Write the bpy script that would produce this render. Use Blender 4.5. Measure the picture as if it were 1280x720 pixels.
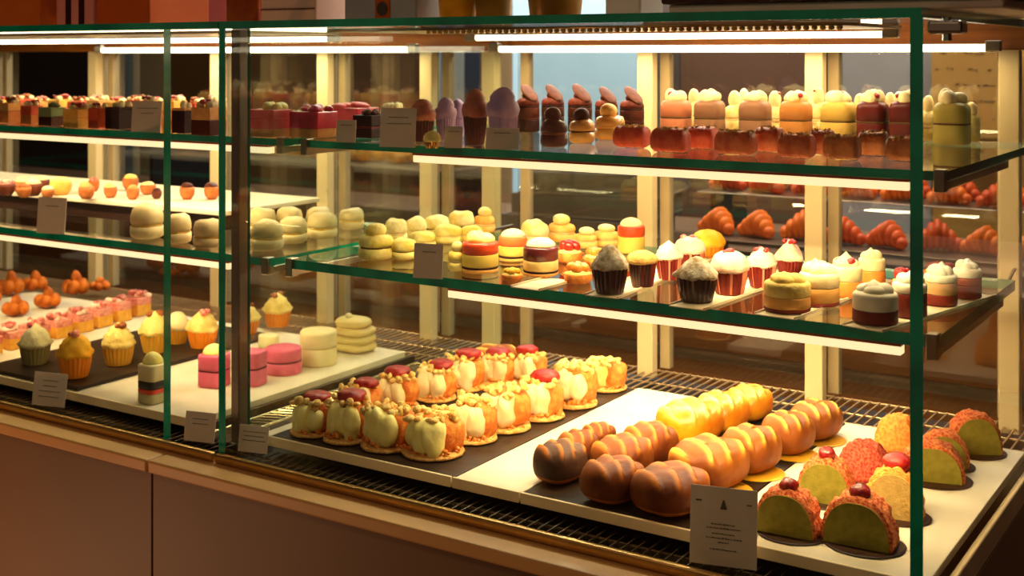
import bpy, bmesh, math, random
from mathutils import Vector, Matrix, noise
R_ = math.radians
for o in list(bpy.data.objects): bpy.data.objects.remove(o)
S = bpy.context.scene
COL = S.collection

# ------------------------------------------------------------------ camera, world, lights, exposure
YAW = R_(32.8); FPX = 1568.0; CAMY = -1.1325; CAMZ = 1.30; HOR = 68.0
cam_d = bpy.data.cameras.new('camera'); cam = bpy.data.objects.new('camera', cam_d); COL.objects.link(cam)
cam.location = (0, CAMY, CAMZ); cam.rotation_euler = (R_(90), 0, YAW)
cam_d.sensor_width = 36; cam_d.lens = FPX/1280*36; cam_d.shift_y = -(360-HOR)/1280
cam_d.clip_start = .02
cam_d.dof.use_dof = True; cam_d.dof.focus_distance = 1.42; cam_d.dof.aperture_fstop = 8
S.camera = cam
S.view_settings.view_transform = 'Standard'; S.view_settings.look = 'None'
S.view_settings.gamma = 1; S.view_settings.exposure = 0.0; S.view_settings.use_curve_mapping = False
S.cycles.transparent_max_bounces = 32; S.cycles.max_bounces = 10
W = bpy.data.worlds.new('world'); S.world = W; W.use_nodes = True
W.node_tree.nodes['Background'].inputs[0].default_value = (1.0, .62, .36, 1)
W.node_tree.nodes['Background'].inputs[1].default_value = .10
WARM = (1.0, .74, .38)

GAIN = {'tube_lamp_light': 2.6, 'shelf_strip_light': 2.5}
def area(name, loc, rot, sx, sy, power, color=WARM, spread=180):
    l = bpy.data.lights.new(name, 'AREA'); l.shape = 'RECTANGLE'; l.size = sx; l.size_y = sy
    l.energy = power*GAIN.get(name, 1); l.color = color; l.spread = R_(spread)
    o = bpy.data.objects.new(name, l); COL.objects.link(o); o.location = loc; o.rotation_euler = rot
    return o
# unseen lamp added to brighten the back room; shop lamps, with a warm one low at the front left
area('added_back_lamp', (-1.2, 1.55, 2.45), (0, 0, 0), 2.6, .5, 100, (1, .92, .82))
area('shop_ceiling_lamp', (-.8, -1.6, 2.6), (R_(-18), 0, 0), 1.6, 1.0, 12, (1, .70, .42))
area('shop_floor_lamp_glow', (-2.0, -.75, .25), (R_(100), 0, R_(-12)), .3, .3, 5, (1, .5, .25))

def basis(px): u = (px-640)/FPX; return (math.cos(YAW)*u-math.sin(YAW), math.sin(YAW)*u+math.cos(YAW))
def at(px, py, z):                       # photo pixel -> point on the horizontal plane z
    t = (CAMZ-z)*FPX/(py-HOR); a, b = basis(px); return Vector((a*t, CAMY+b*t, z)), t
def aty(px, py, y):                      # photo pixel -> point on the upright plane y
    a, b = basis(px); t = (y-CAMY)/b; return Vector((a*t, y, CAMZ-(py-HOR)*t/FPX)), t
def xat(px, y): return aty(px, 100, y)[0].x

# ------------------------------------------------------------------ materials
GAMMA = 1.16
def lin(c): return tuple(x**GAMMA for x in lin0(c)[:3])+(1,)
def lin0(c): return tuple(((v/255)/12.92 if v/255 <= .04045 else ((v/255+.055)/1.055)**2.4) for v in c)+(1,)
MC = {}
def mat(name, c1, c2=None, scale=60, rough=.55, bump=0, metal=0, sss=0, coat=0, emit=0, stretch=None, bs=None):
    key = (name, c1, c2, scale, rough, bump, metal)
    if key in MC: return MC[key]
    m = bpy.data.materials.new(name); m.use_nodes = True; nt = m.node_tree; n = nt.nodes; p = n['Principled BSDF']
    p.inputs['Roughness'].default_value = rough; p.inputs['Metallic'].default_value = metal
    if not metal and not coat: p.inputs['Specular IOR Level'].default_value = .25
    if sss:
        p.inputs['Subsurface Weight'].default_value = sss; p.inputs['Subsurface Radius'].default_value = (.006, .003, .0015)
        p.inputs['Subsurface Scale'].default_value = 1
    if coat: p.inputs['Coat Weight'].default_value = coat; p.inputs['Coat Roughness'].default_value = .12
    if emit:
        p.inputs['Emission Color'].default_value = lin(c1); p.inputs['Emission Strength'].default_value = emit
    tc = n.new('ShaderNodeTexCoord'); mp = n.new('ShaderNodeMapping'); nt.links.new(tc.outputs['Object'], mp.inputs[0])
    if stretch: mp.inputs['Scale'].default_value = stretch
    nz = n.new('ShaderNodeTexNoise'); nz.inputs['Scale'].default_value = scale; nz.inputs['Detail'].default_value = 3
    nt.links.new(mp.outputs[0], nz.inputs['Vector'])
    cr = n.new('ShaderNodeValToRGB'); cr.color_ramp.elements[0].position = .38; cr.color_ramp.elements[1].position = .62
    cr.color_ramp.elements[0].color = lin(c1); cr.color_ramp.elements[1].color = lin(c2 or tuple(min(255, int(v*1.08)+2) for v in c1))
    nt.links.new(nz.outputs['Fac'], cr.inputs[0]); nt.links.new(cr.outputs[0], p.inputs['Base Color'])
    if bump:
        n2 = n.new('ShaderNodeTexNoise'); n2.inputs['Scale'].default_value = bs or scale*2.5; n2.inputs['Detail'].default_value = 4
        nt.links.new(mp.outputs[0], n2.inputs['Vector'])
        b = n.new('ShaderNodeBump'); b.inputs['Strength'].default_value = min(1, bump*1.7); b.inputs['Distance'].default_value = .002
        nt.links.new(n2.outputs['Fac'], b.inputs['Height']); nt.links.new(b.outputs[0], p.inputs['Normal'])
    MC[key] = m; return m
def glass_mat(name, tint=(.965, .985, .975), refl=1.0, rough=0.0):
    m = bpy.data.materials.new(name); m.use_nodes = True; nt = m.node_tree; n = nt.nodes; n.clear()
    out = n.new('ShaderNodeOutputMaterial'); mx = n.new('ShaderNodeMixShader'); tr = n.new('ShaderNodeBsdfTransparent')
    gl = n.new('ShaderNodeBsdfGlossy'); fr = n.new('ShaderNodeFresnel'); ge = n.new('ShaderNodeNewGeometry')
    fr.inputs[0].default_value = 1.5; tr.inputs[0].default_value = tint+(1,); gl.inputs['Roughness'].default_value = rough
    inv = n.new('ShaderNodeMath'); inv.operation = 'SUBTRACT'; inv.inputs[0].default_value = refl
    ml = n.new('ShaderNodeMath'); ml.operation = 'MULTIPLY'; ml.use_clamp = True
    s2 = n.new('ShaderNodeMath'); s2.operation = 'MULTIPLY'; s2.inputs[1].default_value = refl
    nt.links.new(ge.outputs['Backfacing'], s2.inputs[0]); nt.links.new(s2.outputs[0], inv.inputs[1])
    nt.links.new(fr.outputs[0], ml.inputs[0]); nt.links.new(inv.outputs[0], ml.inputs[1])
    nt.links.new(ml.outputs[0], mx.inputs[0]); nt.links.new(tr.outputs[0], mx.inputs[1]); nt.links.new(gl.outputs[0], mx.inputs[2])
    nt.links.new(mx.outputs[0], out.inputs[0]); return m
def lamp_mat(name, col, s):
    m = bpy.data.materials.new(name); m.use_nodes = True; n = m.node_tree.nodes; p = n['Principled BSDF']
    p.inputs['Base Color'].default_value = (.9, .9, .85, 1); p.inputs['Emission Color'].default_value = col+(1,)
    p.inputs['Emission Strength'].default_value = s; return m
GLASS = glass_mat('clear_glass'); SHELFG = glass_mat('shelf_glass', (.95, .98, .965), 1.15); DOORG = glass_mat('rear_door_glass', (.86, .86, .84), 2.2)
EDGE = mat('green_glass_edge', (6, 176, 140), (3, 140, 114), 14, .12, coat=.6)
LAMP = lamp_mat('tube_glow', (1, .84, .56), 5.0); STRIP = lamp_mat('strip_glow', (1, .80, .42), 1.08)
LEDGE = mat('tan_lacquer', (212, 164, 106), (218, 170, 110), 8, .38)
PANEL = mat('taupe_laminate', (132, 102, 72), (138, 106, 75), 3, .5)
STEEL = mat('brushed_steel', (168, 158, 140), (180, 170, 152), 30, .3, metal=1)
DARKST = mat('dark_steel', (34, 27, 22), (42, 33, 27), 40, .35, metal=.3)
WIRE = mat('grille_wire', (190, 164, 130), (204, 176, 140), 30, .35, metal=.8)
GOLD = mat('champagne_rail', (190, 150, 88), (200, 160, 96), 30, .28, metal=.75)
POST = mat('cream_post', (218, 200, 160), (224, 206, 168), 6, .45)
WHITE = mat('white_tray', (226, 214, 190), (232, 222, 200), 20, .4)
SLATE = mat('dark_slate_board', (52, 38, 28), (66, 48, 34), 40, .5, bump=.2)
WOOD = mat('amber_wood', (176, 110, 36), (158, 94, 28), 12, .45, stretch=(1, 8, 8))
CARD = mat('card_paper', (222, 204, 184), (226, 210, 192), 30, .7)
INK = mat('card_ink', (110, 96, 80), (120, 104, 88), 30, .8)
CHROME = mat('chrome', (200, 195, 185), (206, 200, 190), 30, .15, metal=1)

# ------------------------------------------------------------------ mesh helpers
class G:
    def __init__(s): s.v = []; s.f = []; s.mi = []
    def add(s, v, f, mi=0):
        b = len(s.v); s.v += [tuple(x) for x in v]; s.f += [tuple(i+b for i in q) for q in f]; s.mi += [mi]*len(f); return s
    def build(s, name, mats, parent=None, smooth=False, loc=None):
        me = bpy.data.meshes.new(name); me.from_pydata(s.v, [], s.f)
        if not isinstance(mats, (list, tuple)): mats = [mats]
        for m in mats: me.materials.append(m)
        for p, i in zip(me.polygons, s.mi): p.material_index = i; p.use_smooth = smooth
        me.update()
        o = bpy.data.objects.new(name, me); COL.objects.link(o)
        if parent: o.parent = parent
        if loc: o.location = loc
        return o
    def box(s, x0, x1, y0, y1, z0, z1, bev=0, mi=0):
        if bev <= 0:
            v = [(x, y, z) for z in (z0, z1) for y in (y0, y1) for x in (x0, x1)]
            return s.add(v, [(0, 2, 3, 1), (4, 5, 7, 6), (0, 1, 5, 4), (2, 6, 7, 3), (0, 4, 6, 2), (1, 3, 7, 5)], mi)
        bm = bmesh.new(); bmesh.ops.create_cube(bm, size=1)
        for q in bm.verts: q.co = Vector(((x0+x1)/2+q.co.x*(x1-x0), (y0+y1)/2+q.co.y*(y1-y0), (z0+z1)/2+q.co.z*(z1-z0)))
        bmesh.ops.bevel(bm, geom=bm.edges[:], offset=bev, segments=3, profile=.5, affect='EDGES')
        bm.verts.index_update(); s.add([q.co[:] for q in bm.verts], [[q.index for q in f.verts] for f in bm.faces], mi); bm.free(); return s
    def lathe(s, prof, n=32, fn=None, c=(0, 0, 0), mi=0, sx=1, sy=1):
        v = []; m = len(prof)
        for i, (r, z) in enumerate(prof):
            for k in range(n):
                a = 2*math.pi*k/n; rr, zz = (r, z) if fn is None else fn(r, z, a, i)
                v.append((c[0]+sx*rr*math.cos(a), c[1]+sy*rr*math.sin(a), c[2]+zz))
        f = [(i*n+k, i*n+(k+1) % n, (i+1)*n+(k+1) % n, (i+1)*n+k) for i in range(m-1) for k in range(n)]
        f.append(tuple(range(n))[::-1]); f.append(tuple((m-1)*n+k for k in range(n)))
        return s.add(v, f, mi)
    def blob(s, c, rx, ry, rz, amp=0, fr=60, n=16, m=10, pw=1.0, flat=None, seed=0, mi=0):
        v = []; so = Vector((seed*3.7, seed*1.3, seed*.7))
        def sp(t): return math.copysign(abs(t)**pw, t)
        for i in range(m+1):
            ph = -math.pi/2+math.pi*i/m
            for k in range(n):
                a = 2*math.pi*k/n
                p = Vector((rx*sp(math.cos(ph))*sp(math.cos(a)), ry*sp(math.cos(ph))*sp(math.sin(a)), rz*sp(math.sin(ph))))
                if amp: p *= 1+amp*noise.noise(p*fr+so)*2
                if flat is not None and p.z < flat: p.z = flat
                v.append((c[0]+p.x, c[1]+p.y, c[2]+p.z))
        f = [(i*n+k, i*n+(k+1) % n, (i+1)*n+(k+1) % n, (i+1)*n+k) for i in range(m) for k in range(n)]
        return s.add(v, f, mi)
    def tube(s, a, b, r, n=8, mi=0):
        a = Vector(a); b = Vector(b); d = (b-a).normalized(); u = d.orthogonal().normalized(); w = d.cross(u)
        v = [tuple(p+u*r*math.cos(2*math.pi*k/n)+w*r*math.sin(2*math.pi*k/n)) for p in (a, b) for k in range(n)]
        f = [(k, (k+1) % n, n+(k+1) % n, n+k) for k in range(n)]+[tuple(range(n))[::-1], tuple(range(n, 2*n))]
        return s.add(v, f, mi)

def tag(o, label, cat, group=None, kind=None):
    o['label'] = label; o['category'] = cat
    if group: o['group'] = group
    if kind: o['kind'] = kind
    return o
def thing(name, label, cat, loc=(0, 0, 0), rz=0, group=None):
    o = bpy.data.objects.new(name, None); COL.objects.link(o); o.empty_display_size = .02
    o.location = loc; o.rotation_euler = (0, 0, rz); return tag(o, label, cat, group)
def struct(name, g, m):
    o = g.build(name, m); o['kind'] = 'structure'; return o
def pane(name, x0, x1, y0, y1, z0, z1, parent, gm=GLASS, skip=()):
    g = G(); g.box(x0, x1, y0, y1, z0, z1); d = [x1-x0, y1-y0, z1-z0]; thin = d.index(min(d))
    ax = [2, 2, 1, 1, 0, 0]
    g.mi = [0 if ax[i] == thin or i in skip else 1 for i in range(6)]
    return g.build(name, [gm, EDGE], parent)

# ------------------------------------------------------------------ room
struct('floor', G().box(-5, 2.5, -3, 3, -.05, 0), mat('floor_tile', (90, 62, 44), (104, 72, 50), 4, .4))
struct('wall_back', G().box(-5, 2.5, 2.4, 2.5, 0, 2.8), mat('brown_wall', (78, 50, 34), (88, 58, 38), 3, .6))
struct('wall_left', G().box(-5.1, -5, -3, 2.5, 0, 2.8), mat('brown_wall_left', (80, 48, 30), (90, 56, 36), 3, .6))
struct('wall_right', G().box(2.5, 2.6, -3, 2.5, 0, 2.8), mat('brown_wall_right', (80, 48, 30), (90, 56, 36), 3, .6))
struct('ceiling', G().box(-5, 2.5, -3, 2.5, 2.8, 2.85), mat('ceiling_paint', (110, 80, 60), None, 3, .7))

# ------------------------------------------------------------------ display cases
XJ = -1.165; XR = -.300; XLE = -2.95; XF = -1.2653
ZT0, ZT1 = 1.3325, 1.3415; YB = .68; ZD = .795
S1Z, S2Z = 1.185, 1.029
DECK = .81
def wires(g, x0, x1, y0, y1, z, step, r):
    n = int((x1-x0)/step)
    for k in range(n+1):
        x = x0+k*step; g.tube((x, y0, z), (x, y1, z), r, 5)
def counter_base(label, x0, x1, rim):
    t = thing('counter_base', label, 'counter', ((x0+x1)/2, .3, 0)); ox, oy = (x0+x1)/2, .3
    def P(nm, g, m): g.v = [(a-ox, b-oy, c) for a, b, c in g.v]; return g.build(nm, m, t)
    P('base_cabinet', G().box(x0, x1, -.043, .70, .06, .7715, .0012), PANEL)
    P('plinth', G().box(x0+.001, x1-.001, .0, .68, 0, .06), DARKST)
    P('ledge', G().box(x0, x1, -.052, .004, .772, .788, .003), LEDGE)
    P('deck_plate', G().box(x0, x1-(.009 if rim else 0), .0041, .70, .772, .778), DARKST)
    if rim: P('side_rim', G().box(-.2995, x1, .0045, .70, .772, .800, .002), mat('rim_paint', (196, 170, 128), None, 10, .4))
counter_base('taupe counter base with tan ledge under the right-hand glass case', -1.2436, -.292, True)
counter_base('taupe counter base under the left-hand glass case, left of the vertical seam', XLE, -1.246, False)
def case(name, label, x0, x1, xf1, post_px, right_end):
    t = thing(name, label, 'display case', ((x0+x1)/2, .3, 0)); ox, oy = (x0+x1)/2, .3
    def P(nm, g, m, smooth=False, par=None):
        g.v = [(a-ox, b-oy, c) for a, b, c in g.v] if par is None else g.v
        return g.build(nm, m, t if par is None else par, smooth)
    bx0 = x0+.001; bx1 = x1-(.0 if right_end else .001)
    P('front_rail', G().box(bx0, bx1, -.0150, -.0064, .7885, .8000, .0025), GOLD, True)
    g = G(); wires(g, bx0+.01, bx1-.012, .010, .052, .792, .0125, .0009); g.tube((bx0, .030, .790), (bx1-.01, .030, .790), .0012, 6)
    P('front_grille', g, mat('dark_wire', (84, 66, 48), (100, 80, 58), 30, .35, metal=.8))
    g = G(); wires(g, bx0+.01, bx1-.012, .515, .672, .798, .0135, .0015)
    for yy in (.552, .60, .672): g.tube((bx0, yy, .7965), (bx1-.01, yy, .7965), .0020, 6)
    P('rear_grille', g, WIRE)
    P('top_pane_support', G().box(x0, x1, .665, .70, 1.306, 1.346, .002), WOOD)
    for q, (a, b, c, d, e, f) in {'top_pane': (x0, x1+(.004 if right_end else 0), -.006, .67, ZT0, ZT1), 'front_pane': (x0, xf1, -.006, .006, .7985, ZT0)}.items():
        pane(q, a-ox, b-ox, c-oy, d-oy, e, f, t, GLASS, (0,) if q == 'front_pane' else (3,))
    if right_end:
        pane('side_pane', XR-.006-ox, XR+.0055-ox, -.0061-oy, .665-oy, .8002, ZT0, t, GLASS, (0, 3))
    pane('side_pane', (XJ+.002 if right_end else -1.1765)-ox, (XJ+.011 if right_end else -1.1675)-ox, (-.0061 if right_end else .052)-oy, .66-oy, .800, ZT0, t, GLASS, (0, 3))
    if not right_end: pane('side_pane', x0-ox, x0+.01-ox, .008-oy, .66-oy, .800, ZT0, t)
    if not right_end:
        P('corner_upright', G().box(-1.1805, -1.1655, .030, .046, .80, ZT0, .002), mat('bronze_upright', (112, 98, 88), None, 12, .35, metal=.4))
        g = G()
        for k in range(34): g.tube((-1.238, .06+k*.0132, .797), (-1.186, .06+k*.0132, .803), .0017, 6)
        g.tube((-1.186, .055, .803), (-1.186, .505, .803), .0022, 6); g.tube((-1.238, .055, .797), (-1.238, .505, .797), .002, 6)
        P('side_grille', g, mat('bright_wire', (235, 215, 170), None, 12, .2, metal=.9))
        P('side_gutter', G().box(-1.256, -1.180, .05, .52, .779, .790), mat('gutter_steel', (96, 80, 64), None, 12, .35, metal=.6))
        P('gutter_wall', G().box(-1.262, -1.2562, .05, .52, .779, .803), mat('gutter_steel', (96, 80, 64), None, 12, .35, metal=.6))
    for px in post_px:
        x = xat(px, .66)
        P('rear_post', G().box(x-.0135, x+.0135, .645, .664, .79, 1.306, .002), POST)
    # sliding rear doors: pane with stiles
    xs = sorted(([XJ+.002] if right_end else [])+[xat(px, .66) for px in post_px])
    for a, b in zip(xs[:-1], xs[1:]):
        d = pane('rear_door', a+.004-ox, b-.004-ox, .684-oy, .690-oy, .80, 1.306, t, DOORG, (0, 1, 2, 3, 4, 5))
        for xx in ((a+.018,) if a > XJ+.01 or not right_end else (a+.02,))+(b-.014,): G().box(xx-ox-.008, xx-ox+.008, .680-oy, .696-oy, .80, 1.306).build('door_stile', mat('door_stile', (176, 158, 124), None, 8, .5), d)
    return t, ox, oy, P

RT, ox, oy, PR = case('display_case', 'right-hand glass pastry display case with two lit glass shelves', XJ, XR, -.306, [811, 1021, 1264], True)
LT, lx, ly, PL = case('display_case', 'left-hand glass pastry display case running out of the left edge of the photo', XLE, XJ-.002, XF, [-600, -210, -10, 122, 275, 409, 538, 616], False)
def tube_lamp(root, P, o, x0, x1, y, z, r, power, lab=None):
    tb = P('tube_lamp', G().tube((x0, y, z), (x1, y, z), r, 14), LAMP, True)
    for xx in (x0-.02, x1): P('lamp_socket', G().box(xx, xx+.02, y-.006, y+.006, z-.005, z+.010, .002), STEEL)
    area('tube_lamp_light', ((x0+x1)/2, y, z-r-.002), (0, 0, 0), x1-x0, .012, power)
tube_lamp(RT, PR, (ox, oy), -1.075, -.46, .437, 1.325, .0042, .6)
tube_lamp(RT, PR, (ox, oy), -1.140, -.372, .600, 1.3085, .0052, .8)
tube_lamp(LT, PL, (lx, ly), -2.35, -1.37, .437, 1.325, .0042, .7)
tube_lamp(LT, PL, (lx, ly), -2.13, -1.33, .600, 1.3085, .0052, .8)
g = G()
for k in range(60): g.blob((-.93+k*.0088, .12, 1.3275), .0035, .003, .003, n=8, m=6)
g.box(-.94, -.39, .117, .123, 1.3295, 1.3325)
PR('beaded_trim', g, GOLD, True)
PR('reflector', G().box(-1.13, -.42, .16, .38, 1.3305, 1.3322), mat('reflector_metal', (190, 170, 130), None, 12, .3, metal=.7))
PL('reflector', G().box(-2.8, -1.30, .16, .38, 1.3305, 1.3322), mat('reflector_metal', (190, 170, 130), None, 12, .3, metal=.7))
PR('clamp', G().box(-.292, -.262, -.004, .02, 1.318, 1.330, .003).tube((-.277, .006, 1.312), (-.277, .006, 1.333), .004, 10), CHROME)

def shelf(label, x0, x1, y0, y1, z, th, sx0, sx1, power, brk=(True, True)):
    t = thing('glass_shelf', label, 'shelf', ((x0+x1)/2, y0, z-th)); cx = (x0+x1)/2
    pane('shelf_pane', x0-cx, x1-cx, 0, y1-y0, 0, th, t, SHELFG)
    G().box(sx0-cx, sx1-cx, .001, .016, -.003, -.0002).build('reflection_band', mat('red_reflection', (176, 84, 52), None, 12, .4, metal=.3), t)  # reddish reflection below the glass edge, painted as a solid strip
    G().box(sx0-cx, sx1-cx, .0015, .0155, -.0118, -.0031, .001).build('light_strip', STRIP, t)
    area('shelf_strip_light', ((sx0+sx1)/2, y0+.0085, z-th-.0140), (R_(44), 0, 0), sx1-sx0, .011, power, WARM, 140)
    for k, bx in enumerate((x0+.006, x1-.006)):
        if not brk[k]: continue
        g = G().box(bx-cx-.0045, bx-cx+.0045, -.004, .30, -.0098, -.0006, .0012)
        g.tube((bx-cx, .29, -.005), (((-.345 if bx > -.4 else bx)-cx), .644-y0, -.005), .0025, 8)
        g.box(bx-cx-.0055, bx-cx+.0055, -.005, .010, -.011, th+.002, .0012)
        g.build('bracket', STEEL, t)
    return t
shelf('upper glass shelf of the right-hand case, lit along its front edge', -1.150, -.308, .132, .60, S1Z, .0095, -.965, -.345, 1.05)
shelf('lower glass shelf of the right-hand case, holding the cupcakes', -1.150, -.308, .103, .46, S2Z, .012, -.890, -.345, 1.2)
shelf('upper glass shelf of the left-hand case, above the white platter', -2.90, -1.182, .132, .60, S1Z, .0095, -2.30, -1.215, 1.1)
shelf('lower glass shelf of the left-hand case, carrying the white platter', -2.90, -1.182, .103, .46, S2Z-.003, .010, -2.2, -1.26, .6)

rs = [o for o in bpy.data.objects if o.name.startswith('glass_shelf.001')][0]
G().box(-.30, .27, .335, .352, -.004, -.0004).build('added_strip_housing', STEEL, rs)  # made-up housing for the added rear lamp
area('added_rear_light', (rs.location.x, .103+.3435, S2Z-.012-.0065), (R_(-12), 0, 0), .42, .012, 1.9)  # added lamp, makes the hot spot at the rear middle of the deck
# ------------------------------------------------------------------ item placing
SEED = [1]
def spot(px, bot, w, z):
    p, t = at(px, bot, z); mpp = t/FPX; e = (CAMZ-z)/t
    for _ in range(2):
        p, t2 = at(px, bot-.5*w*e, z)
    return p, t2/FPX, e
def item(builder, name, label, cat, px, bot, w, h, z, group, rz=0, **kw):
    SEED[0] += 1; random.seed(SEED[0]*77)
    p, mpp, e = spot(px, bot, w, z)
    W_ = w*mpp; H_ = max(.2*h, h-.5*w*e)*mpp
    t = thing(name, label, cat, (p.x, p.y, z+.0003), rz, group)
    builder(t, W_, H_, **kw); return t
def rr(a, b): return random.uniform(a, b)
ORD = ['first', 'second', 'third', 'fourth', 'fifth', 'sixth', 'seventh', 'eighth', 'ninth', 'tenth', 'eleventh', 'twelfth', 'thirteenth', 'fourteenth']

RED = mat('strawberry', (190, 34, 18), (148, 14, 10), 160, .35, .4, coat=.3)
CREAM = mat('whipped_cream', (240, 220, 168), (248, 230, 184), 60, .5, .25, sss=.1)
YCREAM = mat('custard_cream', (246, 226, 130), (250, 236, 160), 60, .5, .25)
CRUMB = mat('golden_crumb', (222, 160, 80), (240, 200, 130), 260, .7, .8)
def berries(t, z, rad, n, m=RED, size=.006, name='berry'):
    g = G()
    for k in range(n):
        a = rr(0, 6.28); r = rad*math.sqrt(rr(0, 1)); s = size*rr(.7, 1.2)
        g.blob((r*math.cos(a), r*math.sin(a), z+s*.4), s, s, s*.85, .08, 200, 10, 7, seed=k)
    return g.build(name, m, t, True)

def cupcake(t, w, h, case=None, frost=CREAM, style='swirl', bits=None, nb=5, ch=.5, stripe=None):
    r = w/2; c = h*ch
    n = 44
    def pl(rad, z, a, i): return (rad*(1+(.045 if k_on else 0)*(1 if int(round(a/(2*math.pi)*n)) % 2 else -1)*min(1, z/c*1.2+.3)), z)
    k_on = True
    g = G().lathe([(r*.70, 0), (r*.74, c*.15), (r*.84, c*.6), (r*.90, c), (r*.84, c*.99)], n, pl)
    if stripe:
        nf = 4*n
        for i in range(nf):
            if (i % n) % 6 == 0: g.mi[i] = 1
    g.build('paper_case', [case, stripe or case], t)
    g = G(); H = h-c; sd = rr(0, 50); so = Vector((sd, sd*.3, 0))
    if style == 'peak':
        prof = [(r*.86, -.04*h), (r*.98, 0), (r*.96, H*.12), (r*.80, H*.35), (r*.55, H*.66), (r*.28, H*.92), (r*.1, H), (.0005, H*1.01)]
        amp = .10; lob = 5
    elif style == 'dome':
        prof = [(r*.86, -.04*h), (r*.98, 0), (r*1.0, H*.2), (r*.92, H*.48), (r*.72, H*.76), (r*.42, H*.94), (r*.15, H), (.0005, H)]
        amp = .06; lob = 0
    elif style == 'puffy':
        prof = [(r*.86, -.04*h), (r*.98, 0), (r*1.04, H*.2), (r*.98, H*.42), (r*.78, H*.52), (r*.8, H*.66), (r*.62, H*.84), (r*.3, H*.97), (.0005, H)]
        amp = .06; lob = 0
    elif style == 'flat':
        prof = [(r*.86, -.04*h), (r*.94, 0), (r*.96, H*.5), (r*.9, H*.66), (r*.6, H*.74), (r*.3, H*.8), (.0005, H*.8)]
        amp = .03; lob = 0
    else:
        prof = [(r*.86, -.04*h), (r*.98, .02*h), (r*1.0, H*.16), (r*.84, H*.3), (r*.86, H*.42), (r*.66, H*.56), (r*.64, H*.66), (r*.40, H*.8), (r*.2, H*.94), (.0005, H*1.04)]
        amp = .08; lob = 6
    def fn(rad, z, a, i):
        q = Vector((rad*math.cos(a), rad*math.sin(a), z))
        f = 1+amp*2*noise.noise(q*90+so)+(.05*math.cos(lob*a+z*260) if lob else 0)
        return (rad*f, c+z+amp*.06*math.sin(a*3+sd)*h)
    g.lathe(prof, 40, fn); g.build('frosting', frost, t, True)
    if style == 'flat':
        g = G()
        for k in range(3):
            a = rr(0, 6.28); g.blob((r*.35*math.cos(a), r*.35*math.sin(a), c+H*.82), r*.42, r*.36, H*.22, .12, 80, 16, 9, seed=k+sd)
        g.build('cream_dollop', frost, t, True)
    if bits: berries(t, h*.92 if style != 'flat' else h*.95, r*.45, nb, bits, r*.2, 'topping')

def layered(t, w, h, layers, top=None, rnd=.18, topmat=None, bits=None, sq=1.0, n=40, board=None, nb=4):
    r = w/2; z = 0
    if board:
        G().box(-r*1.08, r*1.08, -r*1.08, r*1.08, 0, .0012, .0004).build('cake_board', board, t); z = .0014
    th = h*(.78 if top else 1.0)
    for k, (fr, m) in enumerate(layers):
        hh = fr*th
        def fn(rad, zz, a, i, sq=sq):
            q = 1.0
            if sq < 1: q = (abs(math.cos(a))**(2/sq*1.0)+abs(math.sin(a))**(2/sq*1.0))**(-sq/2)
            return (rad*q, zz)
        e = min(.0012, hh*.25); last = k == len(layers)-1
        e2 = min(r*rnd, hh*.75) if last else e
        G().lathe([(r-e, z), (r, z+e), (r, z+hh-e2), (r-e2*.12, z+hh-e2*.55), (r-e2*.42, z+hh-e2*.2), (r-e2*1.1, z+hh), (.0005, z+hh)], n, fn).build('layer', m, t, True)
        z += hh
    if top == 'cream':
        g = G(); 
        for k in range(4):
            a = k*1.57+rr(-.3, .3); g.blob((r*.36*math.cos(a), r*.36*math.sin(a), z+h*.04), r*.48, r*.44, h*rr(.12, .20), .14, 70, 18, 10, seed=k+SEED[0])
        hx = rr(-.25, .2)*r; hz = h*(rr(.16, .26) if rnd < .3 else rr(.08, .13))
        g.lathe([(r*.42, -h*.02), (r*.46, hz*.3), (r*.30, hz*.65), (r*.12, hz*.95), (.0005, hz*1.15)], 22, lambda q, zz, a, i: (q*(1+.12*math.cos(5*a+zz*300)), zz), (hx, 0, z+h*.06))
        g.build('cream_dollop', topmat or CREAM, t, True)
    elif top == 'dome':
        G().blob((0, 0, z-h*.02), r*.86, r*.86, h*.24, .05, 60, 24, 12, flat=0).build('domed_top', topmat or CREAM, t, True)
    elif top == 'leaf':
        G().lathe([(r*.5, 0), (r*.55, h*.06), (r*.3, h*.13), (.0005, h*.15)], 20, None, (0, 0, z)).build('truffle', topmat, t, True)
        g = G().blob((0, 0, 0), r*1.12, r*.7, h*.055, .04, 60, 24, 10)
        rm = Matrix.Rotation(R_(40), 3, 'Y'); g.v = [tuple(rm @ Vector(q)+Vector((r*.18, 0, z+h*.10))) for q in g.v]
        g.build('chocolate_curl', mat('curl_chocolate', (122, 66, 30), (90, 40, 18), 60, .6, .3), t, True)
    if bits: berries(t, z+h*.08, r*.6, nb, bits, r*.24, 'topping')

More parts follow.
